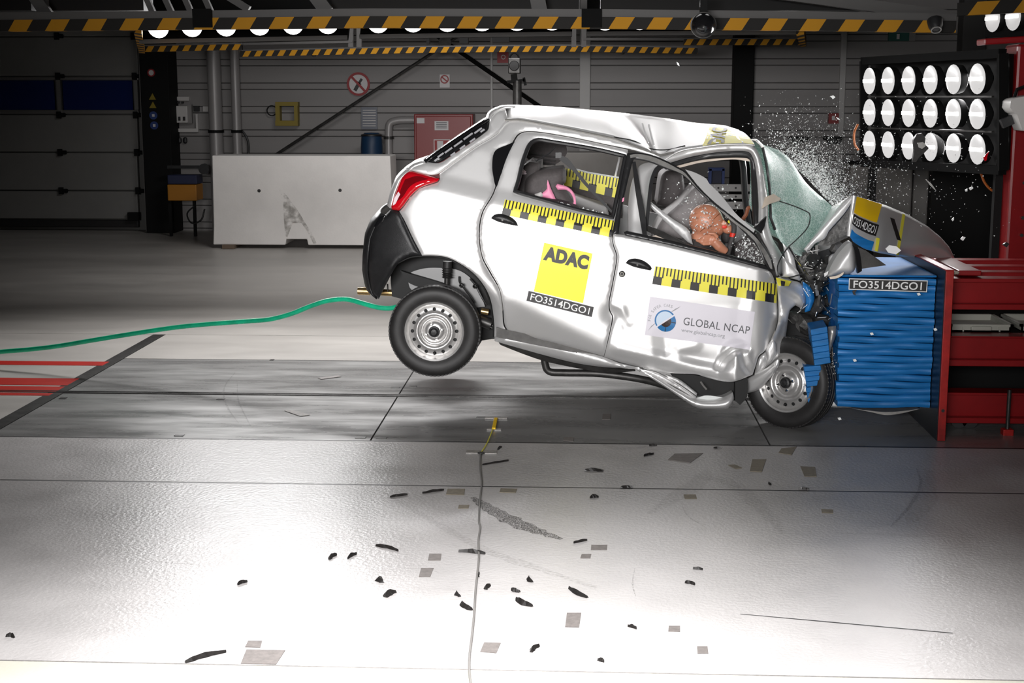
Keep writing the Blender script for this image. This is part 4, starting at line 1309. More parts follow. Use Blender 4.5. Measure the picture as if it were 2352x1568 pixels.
# ---- roof skin
def cr2(pts, n):
    pts = np.array(pts, float); s = np.r_[0, np.cumsum(np.linalg.norm(np.diff(pts, axis=0), axis=1))]
    q = np.linspace(0, s[-1], n)
    return np.stack([np.interp(q, s, pts[:, 0]), np.interp(q, s, pts[:, 1])], 1)
NE = [(1128, 280), (1152, 276), (1190, 275), (1232, 282), (1320, 299), (1410, 318), (1449, 332), (1490, 347), (1516, 357), (1546, 350), (1577, 343), (1648, 333), (1707, 331), (1734, 334)]
TE = [(1141, 256), (1160, 245), (1183, 242.5), (1225, 243.5), (1285, 247), (1376, 255), (1420, 259.5), (1453, 263), (1490, 268), (1530, 273), (1570, 279), (1610, 286), (1665, 291.5), (1698, 301)]
NT = np.array(NE, float); TT = np.array(TE, float)
k = np.linspace(0, len(NE) - 1, 66); idx = np.arange(len(NE))
ne = np.stack([np.interp(k, idx, NT[:, 0]), np.interp(k, idx, NT[:, 1])], 1)
te = np.stack([np.interp(k, idx, TT[:, 0]), np.interp(k, idx, TT[:, 1])], 1)
A_ = flank(0.0)(ne[:, 0], ne[:, 1]); T_ = atY(te[:, 0], te[:, 1], 1.02)
F_ = A_.copy(); F_[:, 1] = FARY - A_[:, 1]
f8 = np.interp(k, [0, 6, 9, 13], [0, 0, 1, 0.6])
F_[:, 2] = np.minimum(T_[:, 2] - 0.05, A_[:, 2] + 0.06 * f8)
cs = []
for s in np.linspace(0, 1, 13):
    q = (1 - s) * A_ + s * T_
    b = 4 * s * (1 - s)
    q[:, 2] += 0.030 * b * np.interp(k, [0, 5, 8, 10, 13], [0.7, 0.8, -0.6, 0.2, 0.5]) + 0.012 * (s < 0.12) * 0
    # the buckle: a fold running diagonally over the roof
    q[:, 2] += -0.035 * np.exp(-((k - 8.2 + 1.2 * s) / 0.8)**2) * (1 - s)
    cs.append(q)
for s in np.linspace(0, 1, 8)[1:]:
    q = (1 - s) * T_ + s * F_
    q[:, 2] += 0.022 * 4 * s * (1 - s)
    cs.append(q)
roof = loft('roof', cs, 'paint', car, 0.008)
ROOFC = cs


def roofsurf(off=0.004):
    """map (row parameter 0..1 near to crown, k index) to points on the roof"""
    def f(sv, kv):
        out = []
        for s, kk in zip(sv, kv):
            i = min(11.999, s * 12); a = int(i); fr = i - a
            P0 = np.array([np.interp(kk, k, ROOFC[a][:, j]) for j in range(3)]); P1 = np.array([np.interp(kk, k, ROOFC[a + 1][:, j]) for j in range(3)])
            out.append(P0 * (1 - fr) + P1 * fr + np.array([0, -0.3, 1.0]) * off)
        return np.array(out)
    return f
RS = roofsurf()
sg, tg = np.meshgrid(np.linspace(0.02, 0.96, 14), np.linspace(10.55, 12.95, 18), indexing='ij')
slant = (1 - sg) * 0.55
P = RS(sg.ravel(), np.minimum(12.98, (10.5 + 0.9 * sg + (tg - 10.55) / 2.4 * (12.98 - 10.5 - 0.9 * sg)).ravel()))
F = [(i * 18 + j, i * 18 + j + 1, (i + 1) * 18 + j + 1, (i + 1) * 18 + j) for i in range(13) for j in range(17)]
rs = obj('roof_sticker', MB().add(P, F), 'yellow', roof, smooth=True)
RS2 = roofsurf(0.008)
V, Ft = text_tris('DAC', 0.035)
# the word runs across the roof, its feet towards the windscreen
sv_ = np.clip(-0.04 + V[:, 0] * 0.80, 0.02, 1)
P = RS2(sv_, 10.5 + 0.9 * sv_ + 0.14 + 0.62 * (1 - V[:, 1]))
obj('lettering', MB().add(P, Ft), 'print_black', rs, fix=False)
# gauge marks on the roof
for dk in (0.0, 0.42):
    obj('gauge_mark', MB().tube([Vector(p) for p in RS2(np.linspace(0.35, 0.80, 6), np.full(6, 7.45 + dk))], 0.004, 6), 'print_white', roof)
obj('roof_wire', MB().tube(crv([Vector(p) for p in RS2([0.0, 0.10, 0.16, 0.15, 0.08], [5.0, 6.2, 7.4, 8.7, 9.9])]), 0.004, 6), 'cable_black', roof)
# drip moulding
P = flank(-0.003)(ne[:, 0], ne[:, 1])
obj('drip_moulding', MB().tube([Vector(p) for p in P[6:46]], 0.008, 6), 'galv', roof, smooth=True)

# ---- tailgate and rear glass
def rear_loft(name, pxs, m, parent, bul=0.07, thick=0.01, y0off=0.0):
    d = np.array(pxs, float)
    A = flank(y0off)(d[:, 0], d[:, 1]); B = A.copy(); B[:, 1] = FARY - A[:, 1]
    cs = []
    for s in np.linspace(0, 1, 11):
        q = (1 - s) * A + s * B
        b = 4 * s * (1 - s)
        q[:, 0] -= bul * b**0.6 * math.cos(CA); q[:, 2] += bul * b**0.6 * math.sin(CA) * 0.5
        cs.append(q)
    return loft(name, cs, m, parent, thick)
tail_strip = [(1126, 273), (1141, 256), (1160, 250), (1166, 279), (1139, 309), (1091, 338), (1008, 398), (985, 402), (945, 392), (940, 390), (949, 382), (977, 373), (1007, 375), (1028, 364), (1119, 301), (1124, 281)]
tg_ = panel('tailgate', tail_strip, 'paint', car, flank(-0.004), step=7, lip=0.012, lipw=6, thick=0.04)
panel('rear_glass', [(1124, 272.5), (976, 373), (1006, 374), (1027, 363), (1118, 300)], 'black_gloss', tg_, flank(0.003), step=7, thick=0.01, lip=0.02, lipw=8)
for (px, py, l_) in ((1098, 300, 20), (1075, 313, 24), (1052, 330, 22), (1030, 345, 20), (1085, 322, 14), (1062, 338, 14), (1040, 354, 12), (1012, 356, 16), (1003, 366, 12), (1108, 300, 10)):  # pale dashes painted on the rear glass as lamp reflections
    P = flank(-0.0005)([px - l_ * .42, px + l_ * .42], [py + l_ * .30, py - l_ * .30])
    obj('lamp_glint', MB().tube([Vector(P[0]), Vector(P[1])], 0.006, 6), 'print_glint_pale', tg_)
rear_loft('tailgate_skin', cr2([(940, 392), (918, 412), (905, 445), (897, 478)], 10), 'paint', tg_)
rear_loft('rear_screen', cr2([(1124, 274), (1050, 322), (977, 373)], 10), 'black_gloss', tg_, 0.05)
rear_loft('spoiler', cr2([(1128, 280), (1126, 270), (1132, 260), (1142, 254), (1160, 247), (1184, 246)], 10), 'paint', tg_, 0.05)
rear_loft('tailgate_sill', cr2([(977, 373), (950, 382), (940, 392)], 6), 'paint', tg_, 0.06)
# ---- tail lamp
tl = [(939, 394), (922, 408), (909, 440), (897, 475), (900, 482), (915.5, 484), (925, 474), (944, 449), (967, 430), (1004, 417), (1008, 411), (989, 405), (963, 398)]
lamp_t = panel('tail_lamp', tl, 'red_lens', car, flank(-0.018), step=5, thick=0.05, lip=0.02, lipw=7)
panel('lamp_segment', [(958, 404), (930, 412), (920, 436), (912, 462), (925, 452), (940, 430), (958, 418), (985, 411)], 'dark_red_lens', lamp_t, flank(-0.021), step=5, thick=0.006)
panel('lamp_segment', [(906, 455), (915, 440), (919, 446), (908, 468), (902, 472)], 'pale_pink', lamp_t, flank(-0.022), step=5, thick=0.005)
# ---- rear bumper
bmp = [(897, 481), (916, 486), (928, 508), (947, 549), (967, 587), (941, 590), (916, 603), (900, 625), (887, 650), (875, 673), (868, 688), (851, 673), (843, 618), (845, 596), (849, 548), (862, 517), (868, 504), (884, 493)]
bm_ = panel('rear_bumper', bmp, 'black_plastic', car, flank(-0.012), step=7, thick=0.03, lip=0.03, lipw=9)
rear_loft('bumper_skin', cr2([(884, 494), (862, 518), (849, 550), (844, 600), (844, 630), (852, 672), (866, 686)], 14), 'black_plastic', bm_, 0.09)
panel('bumper_wing', [(858, 520), (872, 498), (886, 494), (880, 508), (866, 524)], 'black_gloss', bm_, flank(-0.02), step=5, thick=0.008, lip=0.006, lipw=4)
# ---- far flank (mirrored, undamaged doors) with window openings
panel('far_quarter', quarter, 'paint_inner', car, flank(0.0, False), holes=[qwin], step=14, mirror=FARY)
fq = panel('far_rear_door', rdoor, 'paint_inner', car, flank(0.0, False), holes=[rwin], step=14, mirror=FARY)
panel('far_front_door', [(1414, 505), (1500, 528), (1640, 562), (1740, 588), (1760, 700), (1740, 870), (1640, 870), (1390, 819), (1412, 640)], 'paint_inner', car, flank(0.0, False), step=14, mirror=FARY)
for pts in ([(1446, 348), (1520, 366), (1600, 372), (1700, 366), (1735, 345)], [(1735, 345), (1750, 400), (1764, 490), (1784, 580)]):
    d = cr2(pts, 12); Pf = flank(0.03, False)(d[:, 0], d[:, 1]); Pf[:, 1] = FARY - Pf[:, 1]
    obj('far_pillar', MB().tube([Vector(p) for p in Pf], 0.022, 8), 'seal', car, smooth=True)
# dark linings
# floor pan and inner shell
def boxpx(x0, y0, x1, y1, Y0, Y1, name, m, parent):
    P = [at(x0, y0, Y0), at(x1, y0, Y0), at(x1, y1, Y0), at(x0, y1, Y0)]
    return obj(name, MB().prism(P, (0, Y1 - Y0, 0)), m, parent)
pan = [at(1140, 774, 0.1), at(1400, 826, 0.1), at(1600, 858, 0.1), at(1760, 820, 0.1), at(1760, 805, 0.1), at(1600, 838, 0.1), at(1400, 806, 0.1), at(1140, 752, 0.1)]
obj('floor_pan', MB().prism(pan, (0, 1.4, 0)), 'dark_steel', car)
obj('boot_floor', MB().prism([at(880, 600, 0.40), at(1140, 640, 0.40), at(1140, 660, 0.40), at(880, 622, 0.40)], (0, 1.0, 0)), 'dark_inside', car)
# inner wheelhouse
panel('wheelhouse', [(900, 625), (941, 588), (995, 582), (1062, 606), (1117, 662), (1137, 720), (1138, 778), (1060, 780), (960, 700), (900, 680)], 'dark_inside', car, flat(0.36), step=25, thick=0.02)
wh = panel('inner_panel', [(936, 640), (945, 625), (985, 615), (1048, 619), (1078, 636), (1100, 664), (1114, 704), (1080, 706), (1000, 690), (945, 665)], 'inner_grey', car, flat(0.31), step=15, thick=0.01)
panel('axle_arm', [(920, 622), (945, 630), (1000, 646), (1030, 656), (1000, 668), (940, 650)], 'dark_inside', car, flat(0.25), step=15, thick=0.05)
d = densify([(968, 588), (995, 588), (1027, 593), (1062, 611), (1093, 636), (1115, 667), (1127, 699), (1133, 744), (1133, 774)], 8)[:60]
arch = cr2([(915, 604), (941, 591), (968, 588), (995, 588), (1027, 593), (1062, 611), (1093, 636), (1115, 667), (1127, 699), (1133, 744), (1133, 774)], 30)
A = flank(0.01)(arch[:, 0], arch[:, 1])
loft('arch_liner', [A, A + np.array([0, 0.30, 0])], 'dark_inside', car, 0.006)
strut = thing('x', 'x', 'x') if False else car
for nm, p, q, r_, m in (('strut', (1028, 600), (1027, 626), 0.028, 'rubber'), ('strut_rod', (1027, 626), (1026, 660), 0.016, 'dark_steel')):
    obj(nm, MB().tube([at(*p, 0.22), at(*q, 0.22)], r_, 12), m, car, smooth=True)
mb = MB()
for y in (616, 621, 626, 631, 636):
    mb.lathe([(0.024, -0.006), (0.033, 0), (0.024, 0.006)], at(1027, y, 0.22), (0, 0, 1), 16)
obj('bellows', mb, 'rubber', car, smooth=True)
obj('brake_pipe', MB().tube(crv([at(1055, 635, .28), at(1056, 648, .26), at(1066, 662, .24), at(1080, 680, .22), at(1090, 695, .22)]), 0.006, 6), 'cable_black', car, smooth=True)
obj('brake_pipe', MB().tube(crv([at(1080, 640, .28), at(1092, 655, .26), at(1108, 685, .24), at(1118, 700, .22)]), 0.006, 6), 'cable_black', car, smooth=True)
for px, py in ((1060, 655), (1091, 657), (1130, 748)):
    obj('bracket', MB().ball(at(px, py, .24), 0.016, 8, 6), 'chrome', car, smooth=True)
obj('rear_axle', MB().tube([at(1040, 730, 0.2), at(1075, 720, 0.8), at(1040, 730, 1.4)], 0.035, 10), 'dark_steel', car, smooth=True)
obj('trailing_arm', MB().tube([at(1020, 745, 0.22), at(1090, 730, 0.2), at(1128, 745, 0.2)], 0.035, 10), 'dark_steel', car, smooth=True)
obj('brass_bush', MB().tube([at(1105, 714, 0.2), at(1122, 717, 0.2)], 0.02, 10), 'brass', car, smooth=True)
# ---- exhaust
obj('tail_pipe', MB().tube([at(822, 668, 0.42), at(850, 669, 0.42)], 0.024, 16).tube([at(848, 669, 0.42), at(905, 673, 0.42), at(945, 677, 0.42)], 0.021, 16), 'brass', car, smooth=True)
obj('pipe_hanger', MB().tube([at(890, 652, .4), at(891, 670, .4)], 0.005, 6), 'dark_steel', car)
obj('under_pipe', MB().tube(crv([at(1249, 806, .35), at(1252, 835, .35), at(1262, 853, .35), at(1300, 856, .35), at(1380, 858, .35), at(1480, 872, .35), at(1560, 895, .4)], 5), 0.023, 12), 'dark_steel', car, smooth=True)

# ---- sill
sill = [(1135, 776), (1160, 774), (1180, 776), (1255, 788), (1320, 804), (1388, 822), (1424, 836), (1478, 848), (1470, 856), (1452, 848), (1388, 845), (1324, 836), (1247, 817), (1180, 798), (1135, 785)]
panel('sill', sill, 'paint', car, flank(0.012), step=6, thick=0.08, lip=0.03, lipw=10)
panel('sill_under', [(1145, 785), (1247, 816), (1324, 835), (1400, 846), (1460, 852), (1400, 856), (1324, 845), (1240, 826), (1150, 792)], 'dark_steel', car, flank(0.05), step=8, thick=0.06)
# buckled front end of the sill
sb = [(1470, 850), (1506, 866), (1540, 888), (1570, 905), (1596, 917), (1634, 919), (1662, 916), (1685, 905), (1688, 918), (1683, 933), (1668, 943), (1617, 943), (1593, 936), (1535, 897), (1484, 864)]
panel('buckled_sill', sb, 'paint', car, flat(-0.02), step=5, thick=0.07, lip=0.05, lipw=13)
for pts in ([(1478, 850), (1512, 857), (1560, 884), (1600, 912), (1596, 916), (1552, 890), (1505, 866)], [(1530, 862), (1560, 872), (1602, 904), (1600, 910), (1560, 882), (1536, 870)]):
    panel('sill_flange', pts, 'paint', car, flat(0.03), step=5, thick=0.02, lip=0.015, lipw=4)
panel('sill_cavity', [(1540, 858), (1600, 862), (1660, 876), (1690, 876), (1690, 905), (1640, 918), (1598, 914), (1560, 885)], 'dark_inside', car, flat(0.12), step=14, thick=0.05)
panel('hinge_post', [(1689, 876), (1716, 866), (1716, 910), (1700, 930), (1688, 920)], 'dark_inside', car, flat(0.04), step=10, thick=0.1)
obj('loose_clip', MB().tube([at(1609, 876, 0.0), at(1616, 886, 0.0), at(1623, 894, 0.0)], 0.006, 6), 'galv', car)
panel('glass_heap_sill', [(1600, 914), (1622, 908), (1660, 912), (1634, 918)], 'crumb', car, flat(0.02), step=6, thick=0.01)

# ---- crumpled front wing
def wing_y(px, py):
    px = np.asarray(px, float); py = np.asarray(py, float)
    return 0.10 + 0.10 * np.clip((px - 1790) / 50, -0.3, 1.3) - 0.05 * ridge(px, py, [(1795, 655), (1835, 680), (1850, 705)], 16) + 0.02 * np.sin(py / 17.0) * np.sin(px / 13.0) \
        - 0.05 * ridge(px, py, [(1790, 740), (1775, 775), (1762, 806)], 14)
wing = [(1784, 640), (1803, 633), (1820, 645), (1838, 650), (1850, 668), (1853, 690), (1846, 712), (1828, 702), (1816, 713), (1811, 734), (1807, 766), (1800, 803), (1788, 821), (1764, 842), (1742, 858), (1734, 862), (1740, 836), (1746, 820), (1762, 806), (1787, 748), (1789, 696)]
wg = panel('front_wing', wing, 'paint', car, lambda a, b: atY(a, b, wing_y(a, b)), step=5, thick=0.012, lip=0.02, lipw=6)
panel('torn_edge', [(1760, 805), (1776, 776), (1783, 790), (1784, 812), (1772, 830), (1758, 842), (1762, 822)], 'paint', wg, flat(0.02), step=5, thick=0.01, lip=0.02, lipw=5)
panel('wing_flap', [(1716, 874), (1743, 858), (1767, 845), (1789, 826), (1790, 842), (1768, 873), (1744, 897), (1713, 906)], 'paint', wg, flat(0.06, -0.001, 0.001, 1750, 870), step=6, thick=0.02, lip=0.03, lipw=10)
panel('blue_scrape', [(1846, 648), (1862, 660), (1872, 685), (1862, 715), (1850, 718), (1853, 690), (1847, 668)], 'blue', wg, flat(0.16), step=6, thick=0.03, lip=0.02, lipw=8)
q_ = [(1782, 637), (1818, 646), (1811, 657), (1787, 656)]
sheet('wing_tape', q_, 'ruler_yellow', wg, lambda a, b: atY(a, b, wing_y(a, b) - 0.03), 8, 4)
rects('wing_tape_mark', [(0.3, 0.25, 0.62, 1.0)], q_, 'print_black', wg, lambda a, b: atY(a, b, wing_y(a, b) - 0.033))

# ---- windscreen
NW = cr2([(1752, 338), (1760, 375), (1767, 424), (1769, 460), (1770, 500), (1788, 548), (1812, 574), (1840, 588)], 20)
MW = cr2([(1733, 322), (1780, 345), (1812, 368), (1847, 408), (1882, 444), (1913, 482), (1898, 530), (1858, 578)], 20)
A = flank(0.06)(NW[:, 0], NW[:, 1]); A[-6:, 1] = np.linspace(A[-7, 1], 0.2, 7)[1:]; A = atY(NW[:, 0], NW[:, 1], A[:, 1])
B = atY(MW[:, 0], MW[:, 1], 0.85)
Cc = A.copy(); Cc[:, 1] = FARY - A[:, 1]
cs = []
for s in np.linspace(0, 1, 14):
    q = (1 - s) * A + s * B
    q += np.outer(np.full(20, 4 * s * (1 - s) * 0.012), [0.6, 0, 0.5])
    q[:, 0] += 0.012 * np.sin(7 * s + np.linspace(0, 9, 20)) * s; q[:, 2] += 0.012 * np.sin(11 * s + np.linspace(0, 13, 20)) * s
    cs.append(q)
for s in np.linspace(0, 1, 9)[1:]:
    cs.append((1 - s) * B + s * Cc)
ws = loft('windscreen', cs, 'crazed_glass', car, 0.006)
obj('screen_seal', MB().tube([Vector(p) for p in A[:14]], 0.008, 6), 'seal', ws, smooth=True)
obj('screen_seal', MB().tube([Vector(p) for p in crv([Vector(A[0]), Vector(cs[6][0]), Vector(B[0]), Vector(Cc[0])], 4)], 0.010, 6), 'galv', ws, smooth=True)
obj('sensor_wire', MB().tube(crv([at(1790, 462, .1), at(1815, 470, .1), at(1845, 482, .1), at(1860, 493, .1), at(1856, 520, .1), at(1835, 545, .1), at(1810, 568, .1), at(1795, 590, .1), at(1786, 612, .05), at(1790, 632, .03), at(1806, 638, .03), at(1840, 630, .05), at(1880, 622, .08), at(1900, 612, .1)], 6), 0.0035, 6), 'cable_black', ws, smooth=True)
# cowl and wiper fragments below the screen
for pts, m, Y in (([(1800, 560), (1822, 585), (1835, 640), (1812, 622)], 'paint', 0.12), ([(1800, 590), (1835, 625), (1840, 645), (1800, 636)], 'paint', 0.08), ([(1828, 590), (1850, 580), (1880, 590), (1890, 625), (1860, 650), (1840, 630)], 'engine_grey', 0.3)):
    panel('cowl_piece', pts, m, car, flat(Y), step=6, thick=0.03, lip=0.02, lipw=6)
obj('wiper_arm', MB().tube([at(1812, 566, .06), at(1826, 590, .04), at(1858, 632, .02)], 0.006, 6), 'chrome', car)
# ---- bonnet, folded up into a tent
hb_near = cr2([(1957, 451), (1925, 486), (1890, 528), (1853, 577)], 12); hb_far = cr2([(1893, 486), (1884, 505), (1868, 535), (1845, 570)], 12)
loft('bonnet_rear_half', [atY(hb_near[:, 0], hb_near[:, 1], 0.14), atY((hb_near[:, 0] * .6 + hb_far[:, 0] * .4), (hb_near[:, 1] * .6 + hb_far[:, 1] * .4) + 2, 0.55), atY(hb_far[:, 0], hb_far[:, 1], 1.15)], 'paint', car, 0.02)
panel('bonnet_rim', [(1957, 450), (1962, 456), (1940, 490), (1905, 530), (1895, 548), (1872, 560), (1853, 578), (1848, 572), (1885, 528), (1920, 488)], 'paint_inner', car, flat(0.12), step=6, thick=0.02, lip=0.01, lipw=5)
panel('bonnet_liner', [(1962, 458), (1952, 500), (1948, 545), (1900, 565), (1880, 560), (1905, 532), (1938, 495)], 'engine_grey', car, flat(0.22), step=10, thick=0.02)
up_ = cr2([(1964, 450), (1985, 456), (2035, 472), (2080, 491), (2130, 520), (2160, 545), (2180, 568), (2191, 592)], 30)
lo_ = cr2([(1950, 540), (1960, 556), (1985, 571), (2020, 581), (2060, 588), (2110, 592), (2150, 593), (2186, 595)], 30)
yu = np.interp(np.linspace(0, 1, 30), [0, .1, .5, 1], [0.15, 0.22, 0.62, 0.95]); yl = np.interp(np.linspace(0, 1, 30), [0, .3, .6, 1], [0.10, 0.12, 0.45, 0.9])
def bonnet(s, kk, off=0.0):
    s = np.asarray(s, float); kk = np.asarray(kk, float)
    i = np.arange(30) / 29
    u_ = np.stack([np.interp(kk, i, up_[:, 0]), np.interp(kk, i, up_[:, 1]), np.interp(kk, i, yu)], 1)
    l_ = np.stack([np.interp(kk, i, lo_[:, 0]), np.interp(kk, i, lo_[:, 1]), np.interp(kk, i, yl)], 1)
    q = u_ * (1 - s[:, None]) + l_ * s[:, None]
    y = q[:, 2] - 0.06 * np.sin(np.pi * s) - 0.02 * np.sin(9 * kk + 4 * s) * np.sin(np.pi * s) + off
    return atY(q[:, 0], q[:, 1], y)
cs = [bonnet(np.full(30, s), np.linspace(0, 1, 30)) for s in np.linspace(0, 1, 16)]
bn = loft('bonnet', cs, 'paint', car, 0.006)
obj('fold_edge', MB().tube(crv([at(1961, 450, .12), at(1958, 480, .11), at(1952, 520, .10), at(1950, 542, .10)]), 0.013, 8), 'paint_inner', bn, smooth=True)
def bsheet(name, s0, k0, s1, k1, m, parent, off=-0.012, skew=0.0):
    s, kk = np.meshgrid(np.linspace(s0, s1, 9), np.linspace(k0, k1, 13), indexing='ij')
    P = bonnet(s.ravel(), (kk + skew * (s - s0)).ravel(), off)
    F = [(i * 13 + j, i * 13 + j + 1, (i + 1) * 13 + j + 1, (i + 1) * 13 + j) for i in range(8) for j in range(12)]
    return obj(name, MB().add(P, F), m, parent, smooth=True)
bsheet('yellow_sticker', 0.0, 0.015, 0.40, 0.235, 'amber', bn)
lb = bsheet('number_label', 0.43, 0.015, 0.68, 0.26, 'print_black', bn)
V, Ft = text_tris('O3514DGO1', 0.012)
P = bonnet(0.64 - V[:, 1] * 0.17, 0.024 + V[:, 0] * 0.222, -0.018)
obj('lettering', MB().add(P, Ft), 'print_white', lb, fix=False)
bsheet('blue_smear', 0.80, 0.02, 1.0, 0.26, 'blue', bn, -0.014)
for k0, k1 in ((0.42, 0.445), (0.27, 0.30)):
    bsheet('yellow_band', 0.02 if k0 > .3 else 0.7, k0, 0.98, k1, 'ruler_yellow', bn, -0.013, 0.07)
bsheet('torn_slit', 0.2, 0.33, 0.62, 0.37, 'print_black', bn, -0.016, 0.28)

# ---- crushed engine bay: broken mechanical lumps
lumps = [(1868, 600, 20, .25), (1888, 625, 18, .2), (1860, 660, 18, .32), (1882, 655, 14, .18), (1875, 700, 22, .3), (1850, 745, 26, .35), (1890, 735, 18, .3), (1835, 790, 22, .4), (1830, 730, 20, .36), (1905, 600, 16, .25), (1870, 770, 22, .4), (1860, 830, 20, .4), (1902, 690, 14, .3), (1925, 575, 20, .3)]
for k_, (px, py, rp, Y) in enumerate(lumps):
    r_ = rp / 390; c = at(px, py, Y)
    Rm = Matrix.Rotation(random.uniform(0, 3), 3, 'Y') @ Matrix.Rotation(random.uniform(0, 3), 3, 'X')
    mb = MB().ball(c, (r_ * random.uniform(.8, 1.3), r_ * 1.5, r_ * random.uniform(.7, 1.2)), 7, 5, Rm)
    obj('engine_part', mb, 'engine_grey' if k_ % 3 else 'dark_inside', car)
panel('engine_bay', [(1815, 600), (1935, 560), (1925, 640), (1912, 780), (1900, 850), (1800, 860), (1806, 760)], 'dark_inside', car, flat(0.55), step=20, thick=0.5)
for k_ in range(46):
    px, py = random.uniform(1835, 1918), random.uniform(575, 735)
    c = at(px, py, random.uniform(0.05, 0.3)); l_ = random.uniform(0.02, 0.08); a_ = random.uniform(0, 3.14); b_ = random.uniform(-1, 1)
    v_ = Vector((math.cos(a_), b_ * .5, math.sin(a_))) * l_
    obj('torn_strip', MB().bar(c - v_ / 2, c + v_ / 2, random.uniform(.006, .022), .003), random.choice(['galv', 'paint_inner', 'engine_grey', 'galv', 'dark_inside', 'chrome']), car)
panel('lamp_bowl', [(1908, 592), (1918, 585), (1932, 584), (1928, 600), (1915, 610), (1906, 608)], 'paint_inner', car, flat(0.12), step=5, thick=0.03, lip=0.03, lipw=9)


# ---- wheels
def wheel(name, cpx, cpy, Y, parent, steer=0.0, lean=0.0, hole_from=0.0):
    c = at(cpx, cpy, Y)
    n = Matrix.Rotation(steer, 3, 'Z') @ Vector((0, -1, lean)); n.normalize()
    root = None
    ty = 0.2735
    prof = [(0.176, -0.150), (0.20, -0.160), (0.235, -0.163), (0.258, -0.152), (0.268, -0.135)]
    for k_ in range(4):
        h0 = -0.135 + k_ * 0.030
        prof += [(0.2735, h0 + 0.004), (0.2735, h0 + 0.022), (0.266, h0 + 0.024), (0.266, h0 + 0.029)]
    prof += [(0.268, -0.018), (0.258, -0.003), (0.235, 0.006), (0.205, 0.004), (0.188, -0.004), (0.176, -0.010)]
    tyre = obj('tyre', MB().lathe(prof, c, n, 64), 'rubber', parent, smooth=True, angle=50)
    # tread blocks across the shoulder
    e1 = n.cross(Vector((0, 0, 1))).normalized(); e2 = n.cross(e1)
    mb = MB()
    for k_ in range(72):
        t = 2 * math.pi * k_ / 72; d = e1 * math.cos(t) + e2 * math.sin(t); s_ = n.cross(d)
        a = c + d * 0.266 + n * (-0.016); b = c + d * 0.2665 + n * (-0.046)
        mb.bar(a, b, 0.015, 0.016, d)
    obj('tread_block', mb, 'rubber', tyre)['kind'] = 'stuff'
    rim = obj('rim', MB().lathe([(0.176, -0.150), (0.165, -0.150), (0.160, -0.10), (0.150, -0.05), (0.155, -0.035), (0.163, -0.018), (0.166, -0.004), (0.176, 0.000), (0.179, -0.006), (0.176, -0.012)], c, n, 48), 'rim_silver', parent, smooth=True, angle=35)
    # pressed disc with a ring of round holes
    th = np.linspace(0, 2 * math.pi, 72, endpoint=False)
    out = np.stack([np.cos(th), np.sin(th)], 1) * 154
    holes = []
    for k_ in range(16):
        t = 2 * math.pi * (k_ + hole_from) / 16
        h_ = np.linspace(0, 2 * math.pi, 12, endpoint=False)
        holes.append(np.stack([np.cos(h_) * 11 + 132 * math.cos(t), np.sin(h_) * 11 + 132 * math.sin(t)], 1))
    V2, F2, _ = tri2d(out, holes, 9.0, 0)
    rr = np.hypot(V2[:, 0], V2[:, 1]) / 1000
    dep = np.interp(rr, [0, 0.035, 0.05, 0.072, 0.080, 0.095, 0.104, 0.112, 0.120, 0.145, 0.156], [-0.012, -0.012, -0.016, -0.036, -0.037, -0.018, -0.013, -0.016, -0.026, -0.032, -0.040])
    P = [c + e1 * (V2[i, 0] / 1000) + e2 * (V2[i, 1] / 1000) + n * float(dep[i]) for i in range(len(V2))]
    obj('rim_disc', MB().add(P, [tuple(map(int, f)) for f in F2]), 'rim_silver', rim, smooth=True, angle=181)
    obj('brake_drum', MB().lathe([(0, -0.055), (0.148, -0.055), (0.148, -0.12), (0, -0.12)], c, n, 32), 'dark_inside', parent)
    hub = obj('hub_cap', MB().lathe([(0, 0.018), (0.016, 0.016), (0.022, 0.008), (0.030, 0.006), (0.034, -0.006), (0.034, -0.02)], c, n, 24), 'black_plastic', rim, smooth=True)
    for k_ in range(4):
        t = R(18) + k_ * math.pi / 2; d = e1 * math.cos(t) + e2 * math.sin(t)
        obj('wheel_nut', MB().lathe([(0, 0.010), (0.006, 0.010), (0.010, 0.004), (0.010, -0.016)], c + d * 0.048, n, 6), 'chrome', rim)
    obj('valve', MB().tube([c + e2 * 0.0 - Vector((0, 0, 0.128)) + n * -0.03, c - Vector((0, 0, 0.134)) + n * 0.004], 0.005, 6), 'rubber', rim)


wheel('rear_wheel', 997, 762, -0.02, car)
wheel('front_wheel', 1803, 879, 0.06, car, steer=R(-36), lean=0.10)
wheel('far_rear_wheel', 1030, 735, FARY - 0.03, car, steer=R(180))

# ---- stickers and markings on the near flank
def ruler(q, surf_fn, periods, parent, first_black=False):
    tp = sheet('ruler_tape', q, 'ruler_yellow', parent, surf_fn(-0.004), 60, 6)
    P_ = 1.0 / periods; ticks = []; blocks = []
    for k_ in range(int(periods * 5) + 1):
        s = (k_ + 0.25) * P_ / 5
        if s + P_ * 0.07 > 1: break
        inb = ((k_ % 5) < 2.5) == first_black
        ticks.append((s, 0.0, s + P_ * 0.075, 0.60 if inb else 0.45))
    k_ = 0
    while True:
        s = (k_ + (0.0 if first_black else 0.5)) * P_
        if s >= 1: break
        blocks.append((s, 0.56, min(1, s + P_ * 0.47), 1.0)); k_ += 1
    rects('tick_marks', ticks, q, 'print_black', tp, surf_fn(-0.006))['kind'] = 'stuff'
    for b_ in blocks: rects('scale_block', [b_], q, 'print_black', tp, surf_fn(-0.006), 3)
    return tp


